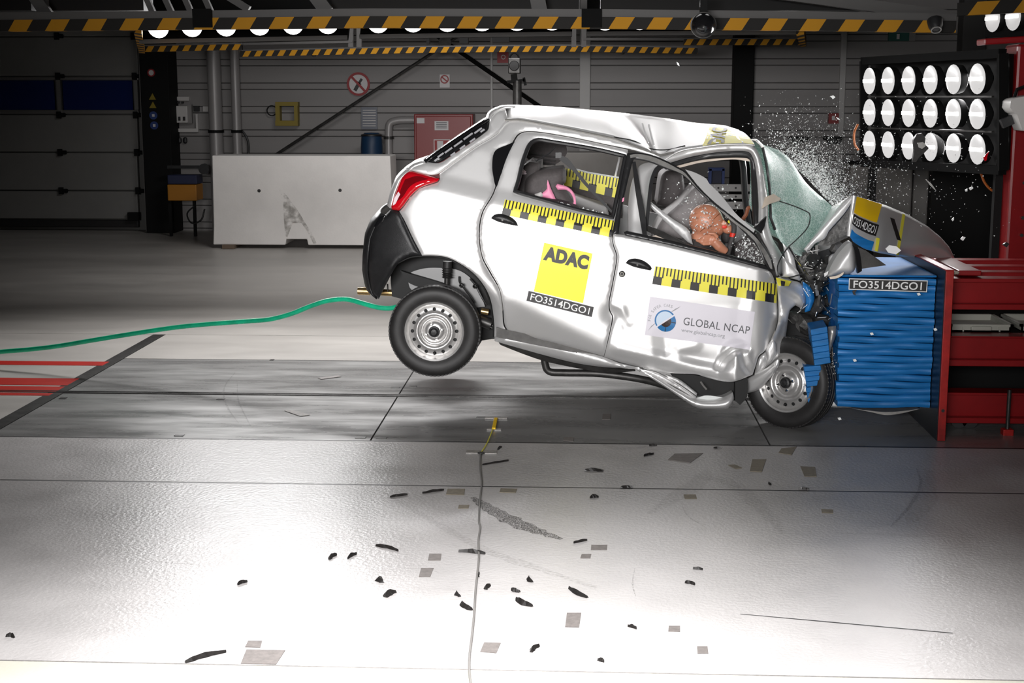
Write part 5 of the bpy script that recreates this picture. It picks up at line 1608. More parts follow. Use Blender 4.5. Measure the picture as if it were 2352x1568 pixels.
ruler([(1160, 458), (1411, 507), (1404, 545), (1152, 492)], lambda o: flank(o), 6.15, rd, True)
ruler([(1505, 611), (1785, 652), (1783, 696), (1498, 652)], lambda o: flank(o - 0.004), 6.6, fd, True)
qs = [(1250, 557), (1361, 582), (1339, 696), (1226, 669)]
ys_ = sheet('yellow_sticker', qs, 'yellow', rd, flank(-0.004))
lettering('lettering', 'ADAC', qs, 'print_black', ys_, flank(-0.007), (0.045, 0.055, 0.955, 0.345), 0.06, 1.06)
ql = [(1214, 667.5), (1364, 705), (1359, 728), (1209, 690.5)]
nl = sheet('number_label', ql, 'print_black', rd, flank(-0.006))
lettering('lettering', 'FO3514DGO1', ql, 'print_white', nl, flank(-0.009), (0.05, 0.16, 0.95, 0.84), 0.006)
qn = [(1493, 681), (1734, 716), (1722, 803), (1481, 769)]
pn_ = sheet('paper_sign', qn, 'paper', fd, flank(-0.009), 48, 24)
FS = flank(-0.012)
lettering('lettering', 'GLOBAL NCAP', qn, 'print_grey', pn_, FS, (0.345, 0.40, 0.975, 0.60), 0.0, 1.05)
lettering('lettering', 'www.globalncap.org', qn, 'print_glint_pale', pn_, FS, (0.335, 0.69, 0.75, 0.815), 0.006)
# round emblem: light upper half, blue lower half with a dark pupil
cx, cy, rr_ = 1527.5, 735.5, 24.0
def arcpoly(a0, a1, r0, r1, n_=24):
    t = np.linspace(a0, a1, n_)
    o_ = [(cx + r1 * math.cos(a), cy + r1 * math.sin(a)) for a in t]
    i_ = [(cx + r0 * math.cos(a), cy + r0 * math.sin(a)) for a in t[::-1]] if r0 > 0 else []
    return o_ + i_
def decal(name, pts, m, off, parent):
    d = densify(pts, 4, False); V, F, _ = tri2d(d, (), 8, 0)
    P = flank(off)(V[:, 0], V[:, 1])
    return obj(name, MB().add(P, [tuple(map(int, f)) for f in F]), m, parent)
tilt = R(-33)
decal('emblem_top', arcpoly(tilt + math.pi, tilt + 2 * math.pi, 0, rr_), 'logo_light', -0.012, pn_)
decal('emblem_top_rim', arcpoly(tilt + math.pi, tilt + 2 * math.pi, rr_ * 0.86, rr_), 'logo_blue', -0.0128, pn_)
dn = (math.sin(R(33)) * 3.4, math.cos(R(33)) * 3.4)
cx += dn[0]; cy += dn[1]
decal('emblem_bottom', arcpoly(tilt, tilt + math.pi, 0, rr_ * 0.97), 'logo_blue', -0.012, pn_)
decal('emblem_pupil', arcpoly(tilt, tilt + math.pi, 0, rr_ * 0.52), 'logo_brown', -0.0132, pn_)
for a in (R(8), R(95)):
    decal('emblem_line', [(cx, cy), (cx + rr_ * .97 * math.cos(a) - 1 * math.sin(a), cy + rr_ * .97 * math.sin(a) + 1 * math.cos(a)), (cx + rr_ * .97 * math.cos(a) + 1 * math.sin(a), cy + rr_ * .97 * math.sin(a) - 1 * math.cos(a))], 'print_black', -0.0136, pn_)
for pts in ([(1488, 760), (1496, 748), (1506, 741), (1504, 744), (1494, 753)], [(1541, 716), (1551, 709), (1564, 703), (1556, 709), (1546, 715)]):
    decal('emblem_swoosh', pts, 'print_glint_pale', -0.012, pn_)
cx, cy = 1527.5, 737.0
word = 'FOR SAFER CARS'
a0, a1 = R(183), R(295)
for k_, ch in enumerate(word):
    if ch == ' ': continue
    a = a0 + (a1 - a0) * k_ / (len(word) - 1)
    V, Ft = text_tris(ch, 0.0)
    hx = 4.2 if ch not in 'I' else 1.5; hy = 6.5
    r0 = 33.0
    qx = (V[:, 0] - .5) * hx; qy = V[:, 1] * hy
    X = cx + (r0 + qy) * math.cos(a) - qx * math.sin(a); Y = cy + (r0 + qy) * math.sin(a) + qx * math.cos(a)
    obj('arc_letter', MB().add(FS(X, Y), Ft), 'print_glint_pale', pn_, fix=False)
# pink chalk on the door edge
decal('pink_chalk', [(1430, 455), (1434, 453), (1433, 462), (1428, 464)], 'pink', -0.04, rd)

# ================================================================== CAR INTERIOR
panel('seat_back', [(1500, 545), (1522, 505), (1560, 470), (1600, 430), (1622, 430), (1642, 452), (1605, 492), (1580, 560)], 'seat_mid', car, flat(0.55), step=12, thick=0.42, lip=0.05, lipw=12)
panel('far_seat_back', [(1510, 470), (1520, 405), (1535, 393), (1568, 393), (1572, 440), (1545, 480)], 'seat_grey', car, flat(1.0), step=12, thick=0.38, lip=0.05, lipw=12)
panel('seat_trim', [(1490, 464), (1497, 466), (1545, 503), (1582, 528), (1592, 562), (1580, 556), (1540, 520), (1496, 478)], 'paint_inner', car, flat(0.22), step=7, thick=0.03, lip=0.015, lipw=5)
panel('seat_base', [(1490, 560), (1560, 555), (1680, 600), (1690, 680), (1500, 650)], 'seat_grey', car, flat(0.30), step=18, thick=0.5)
panel('rear_seat', [(1160, 520), (1200, 452), (1290, 465), (1400, 500), (1390, 600), (1160, 580)], 'seat_grey', car, flat(0.20), step=18, thick=1.15)
panel('rear_seat_back', [(1170, 470), (1190, 395), (1215, 372), (1240, 376), (1236, 420), (1215, 480)], 'seat_grey', car, flat(0.5), step=14, thick=0.8, lip=0.05, lipw=12)
panel('headrest', [(1208, 402), (1210, 378), (1222, 366), (1231, 374), (1236, 396), (1226, 404)], 'seat_mid', car, flat(0.72), step=6, thick=0.12, lip=0.03, lipw=8)
panel('pillar_trim', [(1200, 352), (1225, 322), (1300, 330), (1302, 352), (1285, 372), (1262, 380), (1222, 372)], 'seat_grey', car, flat(1.28), step=12, thick=0.05, lip=0.01, lipw=6)
for y in (352, 361, 369):
    obj('trim_rib', MB().tube([at(1214, y, 1.26), at(1276, y + 9, 1.26)], 0.008, 6), 'suit', car)
panel('seat_belt', [(1284, 366), (1292, 358), (1304, 363), (1326, 391), (1353, 425), (1409, 487), (1405, 490), (1341, 423), (1317, 394)], 'belt', car, flat(0.42), step=8, thick=0.004)
obj('belt_anchor', MB().box(at(1276, 350, .46), at(1290, 362, .52)), 'black_plastic', car)
obj('belt_cord', MB().tube([at(1277, 336, .5), at(1262, 352, .5), at(1231, 370, .5)], 0.005, 6), 'belt', car)
panel('far_door_card', [(1296, 424), (1300, 400), (1430, 415), (1428, 500), (1300, 480)], 'seat_grey', car, flat(1.46), step=20, thick=0.04)
ruler([(1299, 386), (1429, 412), (1421, 456), (1295, 425)], lambda o: flat(1.44 + o), 3.4, car, False)
obj('far_glass_edge', MB().tube([at(1324, 389, 1.43), at(1350, 396, 1.43), at(1380, 401, 1.43), at(1428, 409, 1.43)], 0.006, 6), 'crumb', car)
panel('dashboard', [(1690, 560), (1735, 530), (1790, 560), (1800, 640), (1740, 660), (1690, 620)], 'seat_grey', car, flat(0.35), step=14, thick=0.9, lip=0.05, lipw=12)
# steering wheel: grey rim with red tape bands, pushed towards the driver
sw = obj('steering_wheel', MB().tube(crv([at(1672, 584, .26), at(1678, 560, .25), at(1685, 535, .25), at(1685, 514, .27), at(1676, 504, .34), at(1668, 512, .5), at(1662, 540, .6), at(1660, 570, .5)], 6), 0.016, 10), 'suit', car, smooth=True)
obj('tape_band', MB().tube([at(1682, 544, .25), at(1684, 535, .25)], 0.0185, 10), 'red_tape', sw, smooth=True)
obj('steering_hub', MB().ball(at(1668, 540, .4), (0.03, 0.07, 0.05), 12, 8), 'suit', sw, smooth=True)
obj('lime_knob', MB().ball(at(1675, 509, .3), 0.010, 10, 8), 'ruler_yellow', sw, smooth=True)
obj('mirror_bracket', MB().tube(crv([at(1705, 505, .3), at(1714, 492, .3), at(1718, 478, .3), at(1723, 477, .3)]), 0.012, 8), 'skin_dark', car, smooth=True)

# ================================================================== CHILD SEAT
cs_ = thing('child_seat', 'dark grey child seat with pink trim on the rear bench', 'child seat', at(1250, 470, 0.5))
panel('shell', [(1203, 446), (1206, 415), (1222, 400), (1246, 391), (1292, 386), (1298, 396), (1299, 420), (1288, 430), (1300, 440), (1316, 462), (1310, 478), (1270, 470), (1230, 460)], 'seat_grey', cs_, flat(0.42), step=8, thick=0.34, lip=0.06, lipw=16)
panel('pink_wing', [(1258, 413), (1261, 421), (1265, 433), (1272, 448), (1281, 469), (1272, 467), (1260, 457), (1248, 453), (1237, 454), (1244, 445), (1256, 434), (1256, 424)], 'pink', cs_, flat(0.36), step=5, thick=0.02, lip=0.01, lipw=4)
panel('pink_arm', [(1276, 428), (1280, 423), (1290, 425), (1304, 430), (1315.5, 440), (1322, 454), (1323.5, 478), (1311, 476), (1318, 463), (1312, 446), (1302, 437), (1281, 436)], 'pink', cs_, flat(0.36), step=5, thick=0.03, lip=0.012, lipw=4)
panel('pale_wedge', [(1194, 386), (1214, 394), (1231, 411), (1212, 408), (1194, 402)], 'pale_pink', cs_, flat(0.50), step=5, thick=0.06, lip=0.02, lipw=6)
panel('buckle', [(1228, 446), (1243, 441), (1248, 449), (1240, 457), (1230, 455)], 'white_pl', cs_, flat(0.35), step=5, thick=0.03, lip=0.01, lipw=4)

# ================================================================== CRASH TEST DUMMY
dm = thing('crash_test_dummy', 'bald crash test dummy slumped in the driver seat among glass', 'dummy', at(1620, 640, 0.40))
hc = at(1622, 507, 0.36)
Rh = Matrix.Rotation(R(32), 3, 'Y')
mb = MB().ball(hc, (0.107, 0.086, 0.100), 24, 16, Rh)
mb.ball(hc + Vector((0.045, -0.006, -0.03)), (0.072, 0.066, 0.075), 20, 12, Rh)     # face and jaw, turned down
mb.ball(hc + Vector((0.104, 0.0, -0.048)), (0.020, 0.014, 0.018), 10, 8)             # nose
mb.ball(hc + Vector((0.010, -0.080, -0.012)), (0.020, 0.010, 0.028), 10, 8, Rh)      # ear
mb.tube([hc + Vector((-0.02, 0.0, -0.06)), hc + Vector((-0.07, 0.03, -0.17))], [0.052, 0.058], 14)
hd = blob('head', mb, 'skin', dm, 0.006, 6)
# seam of the skull cap, following the head
sm_ = []
for f in np.linspace(-0.9, 1.2, 16):
    p = hc + Rh @ Vector((0.098 * 0.16 + 0.02 * f, -0.082 * math.cos(f * 0.75) * 0.995, 0.094 * math.sin(f * 0.95)))
    sm_.append(p)
obj('cap_seam', MB().tube(sm_, 0.0022, 5), 'skin_dark', hd)
tb = at(1600, 640, 0.42); ts = at(1590, 560, 0.42)
mb = MB().ball(at(1598, 600, .42), (0.15, 0.19, 0.17), 16, 12).ball(at(1580, 660, .42), (0.17, 0.18, 0.13), 16, 12)
mb.tube([at(1612, 588, .26), at(1650, 612, .22), at(1690, 596, .24)], [0.062, 0.052, 0.040], 12)        # near upper arm and forearm
mb.tube([at(1612, 588, .60), at(1660, 600, .60), at(1690, 560, .52)], [0.060, 0.048, 0.036], 12)
mb.tube([at(1585, 670, .30), at(1690, 690, .28), at(1740, 760, .28)], [0.085, 0.070, 0.052], 12)
mb.tube([at(1585, 670, .55), at(1690, 690, .56), at(1740, 760, .56)], [0.085, 0.070, 0.052], 12)
blob('body', mb, 'suit', dm, 0.014, 5)
# near hand thrown up under the chin: palm, four curled fingers, thumb
def hp(px, py, Y): return at(px, py, Y)
mb = MB()
mb.tube([hp(1668, 578, .20), hp(1652, 566, .19), hp(1640, 553, .19)], [0.022, 0.030, 0.030], 12)
mb.ball(hp(1640, 553, .19), (0.040, 0.022, 0.034), 14, 10, Matrix.Rotation(R(35), 3, 'Y'))
for k_, (a_, b_, c_, r_) in enumerate((((1632, 541), (1618, 543), (1607, 549), .0095), ((1630, 547), (1613, 550), (1602, 553), .0098), ((1629, 553), (1612, 556), (1600, 552), .0095), ((1630, 560), (1616, 561), (1607, 556), .0085))):
    mb.tube([hp(*a_, .185), hp(*b_, .175), hp(*c_, .19)], [r_ + 0.002, r_, r_ * 0.8], 8).ball(hp(*c_, .19), r_ * 0.8, 8, 6)
mb.tube([hp(1648, 545, .17), hp(1640, 536, .16), hp(1628, 536, .16)], [0.014, 0.011, 0.009], 8).ball(hp(1628, 536, .16), 0.009, 8, 6)
blob('hand', mb, 'skin', dm, 0.0045, 3)
mb = MB().ball(hp(1672, 526, .30), (0.034, 0.03, 0.030), 12, 8)
for a_, b_ in (((1668, 514), (1660, 506)), ((1662, 518), (1656, 512))):
    mb.tube([hp(1672, 522, .29), hp(*a_, .27), hp(*b_, .27)], [0.012, 0.010, 0.008], 8)
blob('far_hand', mb, 'skin', dm, 0.005, 3)
obj('red_patch', MB().ball(at(1664, 521, .262), (0.016, 0.004, 0.010), 10, 6), 'red_tape', dm)

# ================================================================== CRASH BARRIER
PY = -0.25
X0 = at(2163, 800, PY).x
ztop = at(2165, 622, PY).z
fr = thing('barrier_frame', 'red steel barrier frame with black face plate', 'barrier', (X0 + 0.8, 0.3, 0))
obj('face_plate', MB().box((X0, PY + 0.012, 0.0), (X0 + 0.05, 1.05, ztop)), 'black_plate', fr)
obj('plate_edge', MB().box((X0 + 0.003, PY, 0.0), (X0 + 0.047, PY + 0.014, ztop)), 'red_worn', fr, bevel=0.003)
obj('plate_top', MB().box((X0 + 0.002, PY + 0.01, ztop), (X0 + 0.048, 1.05, ztop + 0.006)), 'red_worn', fr)
c = at(2160, 943, PY); obj('bolt_hole', MB().lathe([(0, 0.001), (0.010, 0.001), (0.010, 0)], (X0 + 0.025, PY - 0.001, c.z), (0, -1, 0), 10), 'print_black', fr)
XB = 4.6
BYB = 0.0
def pz(py, Y=BYB, px=2250): return at(px, py, Y).z
for (y0, y1, ft, fb) in ((640, 711, 9, 13), (772, 841, 4, 15), (902, 972, 6, 13)):
    zt_, zb_ = pz(y0), pz(y1)
    tt, tb_ = ft / 410, fb / 410
    obj('beam_web', MB().box((X0 + 0.05, BYB + 0.06, zb_ + tb_), (XB, BYB + 0.075, zt_ - tt)), 'red_paint', fr)
    obj('beam_flange', MB().box((X0 + 0.05, BYB, zt_ - tt), (XB, BYB + 0.14, zt_)), 'red_paint', fr, bevel=0.003)
    obj('beam_flange', MB().box((X0 + 0.05, BYB, zb_), (XB, BYB + 0.14, zb_ + tb_)), 'red_paint', fr, bevel=0.003)
for Y in (0.22, 0.52, 0.85):
    zr_ = pz(640) + 0.0
    obj('top_rail', MB().box((X0 + 0.05, Y, zr_ - 0.06), (XB, Y + 0.12, zr_ + 0.012)), 'red_paint', fr, bevel=0.006)
obj('cross_rail', MB().bar(at(2228, 627, 0.05), at(2150, 590, 1.0), 0.13, 0.03), 'red_paint', fr, bevel=0.005)
obj('back_sheet', MB().box((X0 + 0.05, 0.9, 0.05), (XB, 0.93, pz(650))), 'black_metal', fr)
obj('bottom_rail', MB().box((X0 + 0.05, 0.4, 0.06), (XB, 0.5, 0.16)), 'red_paint', fr)
jx = at(2315, 960, -0.06)
obj('jack_screw', MB().tube([(jx.x, jx.y, 0.0), (jx.x, jx.y, at(2315, 895, -0.06).z)], 0.012, 10), 'dark_steel', fr, smooth=True)
obj('jack_nut', MB().box((jx.x - 0.03, jx.y - 0.03, at(0, 980, -0.06).z + 0.0), (jx.x + 0.03, jx.y + 0.03, at(0, 958, -0.06).z)), 'red_worn', fr, bevel=0.004)
obj('jack_plate', MB().box((jx.x - 0.05, jx.y - 0.05, at(0, 984, -0.06).z), (jx.x + 0.05, jx.y + 0.05, at(0, 975, -0.06).z)), 'red_worn', fr, bevel=0.004)
for px in (2200, 2225):
    c = at(px, 990, 0.1)
    obj('caster', MB().lathe([(0, -0.02), (0.05, -0.02), (0.05, 0.02), (0, 0.02)], (c.x, 0.1, 0.05), (0, 1, 0), 18), 'rubber', fr)
bolt = thing('pale_lump', 'small pale wax lump on the barrier frame corner', 'fragment', at(2192, 626, 0.0))
obj('lump', MB().ball(at(2192, 626, 0.02), (0.03, 0.02, 0.011), 10, 6), 'masking', bolt, smooth=True)
for k_, (x0, x1) in enumerate(((2180, 2328), (2343, 2480))):
    t = thing('plastic_tray', ['left', 'right'][k_] + ' grey plastic tray on the barrier shelf', 'tray', at((x0 + x1) / 2, 776, 0.2), 'grey trays in the barrier frame')
    a = at(x0 + 2, 775, 0.16); b = at(x1 - 6, 750, 0.16)
    zs = pz(772) + 0.002
    mb = MB().box((a.x, 0.16, zs), (b.x, 0.17, b.z)).box((a.x, 0.55, zs), (b.x, 0.56, b.z)).box((a.x, 0.16, zs), (a.x + 0.01, 0.56, b.z)).box((b.x - 0.01, 0.16, zs), (b.x, 0.56, b.z)).box((a.x, 0.16, zs), (b.x, 0.56, zs + 0.008))
    obj('body', mb, 'tray', t)
    e = at(x0, 748, 0.15)
    obj('rim', MB().box((a.x - 0.012, 0.145, b.z), (b.x + 0.012, 0.165, b.z + 0.014)).box((a.x - 0.012, 0.55, b.z), (b.x + 0.012, 0.575, b.z + 0.014)).box((a.x - 0.012, 0.145, b.z), (a.x + 0.008, 0.575, b.z + 0.014)).box((b.x - 0.008, 0.145, b.z), (b.x + 0.012, 0.575, b.z + 0.014)), 'tray', t)
    m_ = (a.x + b.x) / 2
    obj('grip', MB().box((m_ - 0.06, 0.138, b.z - 0.022), (m_ + 0.06, 0.16, b.z + 0.004)), 'tray', t, bevel=0.006)
    for x in (a.x + 0.07, b.x - 0.07): obj('rib', MB().box((x, 0.154, zs), (x + 0.008, 0.161, b.z)), 'tray', t)

# deformable face: blue honeycomb layers
bl = thing('honeycomb_block', 'crushed blue aluminium honeycomb block on the barrier plate', 'barrier', (X0 - 0.3, 0.3, 0.0))
FY = -0.06
ntop, nbot = 640, 936
N = 20
ypx = np.linspace(ntop, nbot, N + 1)
for k_ in range(N):
    j = random.uniform(-1.5, 1.5)
    a = at(1926 + random.uniform(-2, 2) - 4 * (k_ > 15), ypx[k_] + 1, FY); b = at(2140, ypx[k_ + 1] - 0.2, FY)
    zt_, zb_ = at(2035, ypx[k_], FY).z, at(2035, ypx[k_ + 1], FY).z
    yo = random.uniform(-0.005, 0.005) + 0.006 * math.sin(k_ * 1.9)
    # each layer bows a little: corrugated strip
    nx = 9; V = []
    xs = np.linspace(a.x, X0 - 0.004, nx)
    for x in xs:
        w_ = 0.005 * math.sin(x * 23 + k_ * 2.3) + 0.003 * math.sin(x * 61 + k_)
        dz = 0.004 * math.sin(x * 14 + k_ * 1.3)
        zm = (zt_ + zb_) / 2
        V += [(x, FY + yo + w_ + 0.007, zt_ - 0.001 + dz), (x, FY + yo + w_, zm + (zt_ - zm) * .45 + dz), (x, FY + yo + w_, zm - (zm - zb_) * .45 + dz), (x, FY + yo + w_ + 0.007, zb_ + 0.001 + dz), (x, 0.85, zb_ + 0.001), (x, 0.85, zt_ - 0.001)]
    F = []
    for i in range(nx - 1):
        for q in range(6):
            F.append((i * 6 + q, i * 6 + (q + 1) % 6, (i + 1) * 6 + (q + 1) % 6, (i + 1) * 6 + q))
    F += [tuple(range(5, -1, -1)), tuple((nx - 1) * 6 + q for q in range(6))]
    obj('honeycomb_layer', MB().add(V, F), 'blue', bl, smooth=True, angle=50)
zt_ = at(2035, 636, FY).z
obj('top_sheet', MB().box((at(1932, 636, FY).x, FY - 0.01, zt_), (X0 - 0.003, 0.87, zt_ + 0.012)), 'blue_matte', bl, bevel=0.004)
panel('side_sheet', [(1904, 640), (1926, 634), (1927, 700), (1924, 800), (1921, 928), (1916, 850), (1911, 770), (1906, 700)], 'blue_dark', bl, flat(0.05, -0.004, 0, 1925, 0), step=10, thick=0.01)
panel('torn_core', [(1909, 770), (1925, 745), (1925, 860), (1922, 926), (1906, 918), (1898, 880), (1896, 842), (1906, 836)], 'honeycomb', bl, flat(0.10), step=8, thick=0.05, lip=0.02, lipw=6)
panel('curled_sheet', [(1904, 752), (1922, 750), (1924, 765), (1912, 800), (1905, 825), (1901, 790)], 'galv', bl, flat(-0.02), step=6, thick=0.006, lip=0.03, lipw=10)
panel('sag_sheet', [(1955, 937), (2000, 946), (2035, 953), (2070, 949), (2115, 938), (2080, 943), (2035, 946), (1990, 942)], 'galv', bl, flat(FY - 0.01), step=8, thick=0.3)
lq = [(1950, 639), (2131, 644), (2129, 671), (1949, 665)]
fl_s = flat(FY - 0.035)
wb = sheet('label_border', lq, 'print_white', bl, flat(FY - 0.034), 8, 2)
lq2 = [(1952, 641), (2129, 646), (2127, 669), (1951, 663)]
sheet('number_label', lq2, 'print_black', bl, flat(FY - 0.036), 8, 2)
lettering('lettering', 'FO3514DGO1', lq2, 'print_white', bl, flat(FY - 0.039), (0.05, 0.12, 0.94, 0.9), 0.012)
for p in ((2066, 616, 2098, 634),):
    pass
# twisted bumper blocks of the barrier, each a pack of layers
for kk, (q, n_) in enumerate((([(1862, 757), (1900, 750), (1908, 834), (1871, 840)], 6), ([(1846, 842), (1885, 839), (1894, 884), (1853, 889)], 4), ([(1851, 890), (1893, 886), (1898, 934), (1859, 940)], 4))):
    t = thing('bumper_block', ['upper', 'middle', 'lower'][kk] + ' torn blue honeycomb block beside the front wheel', 'block', at(1880, q[3][1], -0.08), 'torn blue blocks')
    for i in range(n_):
        A4 = quad_px(q, [0, 1, 1, 0], [i / n_, i / n_, (i + 0.97) / n_, (i + 0.97) / n_])
        sh = 0.004 * (i % 2)
        P = [Vector(p) for p in atY(A4[:, 0], A4[:, 1], -0.10 + sh + 0.03 * kk)]
        obj('honeycomb_layer', MB().prism(P, (0.02, 0.26, 0.0)), 'blue', t, bevel=0.004)

# ================================================================== LOOSE PIECES
mr = thing('door_mirror', 'torn off grey door mirror flying above the blue block', 'mirror', at(1955, 635, -0.15))
panel('housing', [(1904, 638), (1912, 615), (1930, 585), (1950, 563), (1960, 558), (1966, 572), (1969, 600), (1968, 622), (1955, 632), (1930, 634)], 'paint_inner', mr, flat(-0.10), step=5, thick=0.10, lip=0.06, lipw=16)
panel('glass_recess', [(1958, 562), (1972, 572), (1978, 600), (1980, 622), (1970, 628), (1967, 600), (1963, 575)], 'black_gloss', mr, flat(-0.07), step=5, thick=0.05)
panel('mount', [(1972, 568), (1990, 576), (2036, 609), (2000, 614), (1972, 618), (1978, 600)], 'dark_steel', mr, flat(-0.06), step=6, thick=0.02, smooth=False)
panel('cream_strip', [(1905, 636), (1925, 632), (1938, 624), (1936, 631), (1922, 639), (1907, 641)], 'masking', mr, flat(-0.16), step=5, thick=0.01)
panel('light_tip', [(1893, 628), (1903, 622), (1901, 630), (1894, 636)], 'print_white', mr, flat(-0.12), step=5, thick=0.01, smooth=False)


def frag(name, pts, m, Y, label, cat='fragment', th=0.01, group='flying fragments'):
    o = panel(name, pts, m, None, flat(Y), step=6, thick=th, smooth=False)
    return tag(o, label, cat, group)


frag('white_fragment', [(2034, 571), (2043, 563), (2060, 566), (2070, 575), (2058, 584), (2040, 580)], 'print_white', -0.1, 'large bright white fragment flying over the blue block')
frag('glass_fragment', [(1554, 142), (1559, 145), (1561, 152), (1556, 149)], 'shard', 0.5, 'lone white fragment high above the car roof')
frag('glass_fragment', [(1908, 221), (1914, 219), (1919, 223), (1913, 228)], 'shard', 0.5, 'bright fragment left of the lamp wall')
frag('glass_fragment', [(1921, 269), (1926, 271), (1930, 276), (1924, 274)], 'shard', 0.5, 'small bright sliver beside the red alarm box')
frag('glass_fragment', [(1804, 255), (1808, 256), (1806, 260)], 'shard', 0.5, 'tiny bright fragment right of the black column')
frag('glass_fragment', [(2226, 432), (2233, 428), (2236, 432), (2229, 437)], 'shard', 0.4, 'larger of two white chips left of the orange cable')
frag('glass_fragment', [(2217, 436), (2222, 433), (2222, 439), (2218, 440)], 'shard', 0.4, 'smaller of two white chips left of the orange cable')
frag('glass_fragment', [(2186, 504), (2191, 499), (2191, 505), (2188, 508)], 'shard', 0.4, 'white chip above the bonnet tip')
frag('glass_fragment', [(2206, 549), (2212, 543), (2218, 545), (2212, 553)], 'shard', 0.4, 'white fragment right of the bonnet tip')
frag('metal_sliver', [(2127, 412), (2138, 420), (2150, 436), (2147, 436), (2136, 425)], 'galv', 0.4, 'curved pale sliver flying below the lamp wall')
frag('red_sliver', [(2262, 370), (2259, 362), (2266, 353), (2272, 347), (2268, 358), (2266, 368)], 'red_lens', 0.4, 'red tipped sliver beside the lowest right lamp')
frag('dark_fragment', [(2098, 322), (2106, 308), (2118, 306), (2126, 318), (2124, 330), (2134, 340), (2122, 352), (2112, 360), (2104, 372), (2096, 372), (2100, 345)], 'debris', 0.35, 'large dark fragment flying before the bottom row of lamps', th=0.03)
frag('grey_fragment', [(2108, 328), (2120, 326), (2128, 334), (2118, 342), (2110, 338)], 'galv', 0.30, 'small grey chip on the dark flying fragment', th=0.008)
frag('dark_chip', [(2303, 562), (2312, 556), (2319, 560), (2312, 568)], 'debris', 0.4, 'dark chip flying left of the red column foot', th=0.02)
frag('black_chip', [(1958, 668), (1968, 666), (1964, 672), (1966, 678), (1960, 676)], 'print_black', -0.2, 'black chip flying before the blue barrier block')
for k_, (px, py) in enumerate(((2110, 676), (2002, 767), (1963, 828), (2148, 757), (1928, 962))):
    frag('glass_chip', [(px - 4, py - 2), (px + 2, py - 4), (px + 5, py + 1), (px - 1, py + 3)], 'shard', -0.2,
         ['white chip near the right end of the barrier label', 'white chip in the middle of the blue block', 'white chip near lower left of the blue block', 'white chip before the black face plate', 'white chip under the blue block'][k_])


def shards(name, pts, size, m, label, cat, kind='stuff'):
    mb = MB()
    for p, s in zip(pts, size):
        A4 = RNG.normal(size=(4, 3)); A4 /= np.linalg.norm(A4, axis=1)[:, None]
        A4 *= s * RNG.uniform(0.5, 1.2, (4, 1))
        mb.add([Vector(p) + Vector(q) for q in A4], [(0, 1, 2), (0, 3, 1), (1, 3, 2), (2, 3, 0)])
    o = obj(name, mb, m)
    return tag(o, label, cat, None, kind)


P = []; S_ = []
def cloud(n, cx_, cy_, sx_, sy_, smin, smax, cut=None, ang=0.0, y0=0.05, y1=1.0):
    got = 0
    while got < n:
        a_ = RNG.normal() * sx_; b_ = RNG.normal() * sy_
        c_, s_ = math.cos(R(ang)), math.sin(R(ang))
        px = cx_ + a_ * c_ - b_ * s_; py = cy_ + a_ * s_ + b_ * c_
        if px > 2330 or px < 1700 or py < 200: continue
        # only above the windscreen and bonnet outline
        lim = np.interp(px, [1690, 1740, 1780, 1812, 1847, 1882, 1915, 1957, 2035, 2080, 2190, 2352], [290, 318, 340, 362, 400, 436, 474, 446, 470, 488, 585, 590])
        if py > lim + 3: continue
        P.append(at(px, py, RNG.uniform(y0, y1))); S_.append(RNG.uniform(smin, smax)); got += 1
cloud(2600, 1872, 420, 62, 24, 0.0030, 0.0080, ang=46)
cloud(900, 1890, 380, 70, 48, 0.0028, 0.0070, ang=30)
cloud(350, 1930, 370, 150, 80, 0.0028, 0.0065)
cloud(160, 2080, 430, 120, 110, 0.0028, 0.0075)
cloud(3500, 1885, 410, 70, 34, 0.0014, 0.0030, ang=44)
cloud(1200, 1905, 370, 90, 60, 0.0014, 0.0030, ang=30)
cloud(40, 1900, 330, 70, 60, 0.004, 0.008)
shards('glass_spray', P, S_, 'shard', 'cloud of tiny glass splinters spraying from the windscreen', 'glass spray')
P = []; S_ = []
for (n, cx_, cy_, sx_, sy_, Y, s0, s1) in ((190, 1715, 570, 14, 16, .16, .004, .011), (60, 1750, 592, 14, 10, .10, .004, .009), (45, 1738, 605, 20, 6, .06, .004, .008)):
    for _ in range(n):
        P.append(at(cx_ + RNG.normal() * sx_, cy_ + RNG.normal() * sy_, Y + RNG.normal() * 0.02)); S_.append(RNG.uniform(s0, s1))
for _ in range(190):
    P.append(at(1620 + RNG.normal() * 36, 492 + RNG.normal() * 32, .20 + RNG.normal() * 0.025)); S_.append(RNG.uniform(.005, .012))
for _ in range(60):
    P.append(at(1590 + RNG.normal() * 30, 440 + RNG.normal() * 28, .18 + RNG.normal() * 0.04)); S_.append(RNG.uniform(.003, .008))
for _ in range(60):
    P.append(at(1870 + RNG.normal() * 22, 640 + RNG.normal() * 50, .02 + RNG.normal() * 0.03)); S_.append(RNG.uniform(.003, .008))
for _ in range(120):
    P.append(at(1915 + RNG.normal() * 4, 870 + RNG.normal() * 30, .02 + RNG.normal() * 0.02)); S_.append(RNG.uniform(.003, .007))
shards('glass_crumbs', P, S_, 'crumb', 'crumbled window glass around the dummy and the crushed front', 'glass crumbs')

# hose trailing from the tail
hz = [(-60, 818, 1.75), (0, 808, 1.7), (60, 803, 1.65), (130, 795, 1.6), (220, 780, 1.5), (300, 767, 1.42), (400, 752, 1.3), (480, 744, 1.2), (560, 738, 1.1), (620, 733, 1.02), (670, 720, .95), (710, 704, .9), (750, 691, .85), (795, 687, .8), (835, 697, .74), (870, 706, .70), (900, 707, .68), (925, 698, .66), (941, 675, .64), (944, 650, .62), (938, 632, .6)]
tag(obj('green_hose', MB().tube(crv([at(*p) for p in hz], 5), 0.0165, 10), 'hose_green', smooth=True), 'bright green hose trailing from the rear of the car', 'hose')

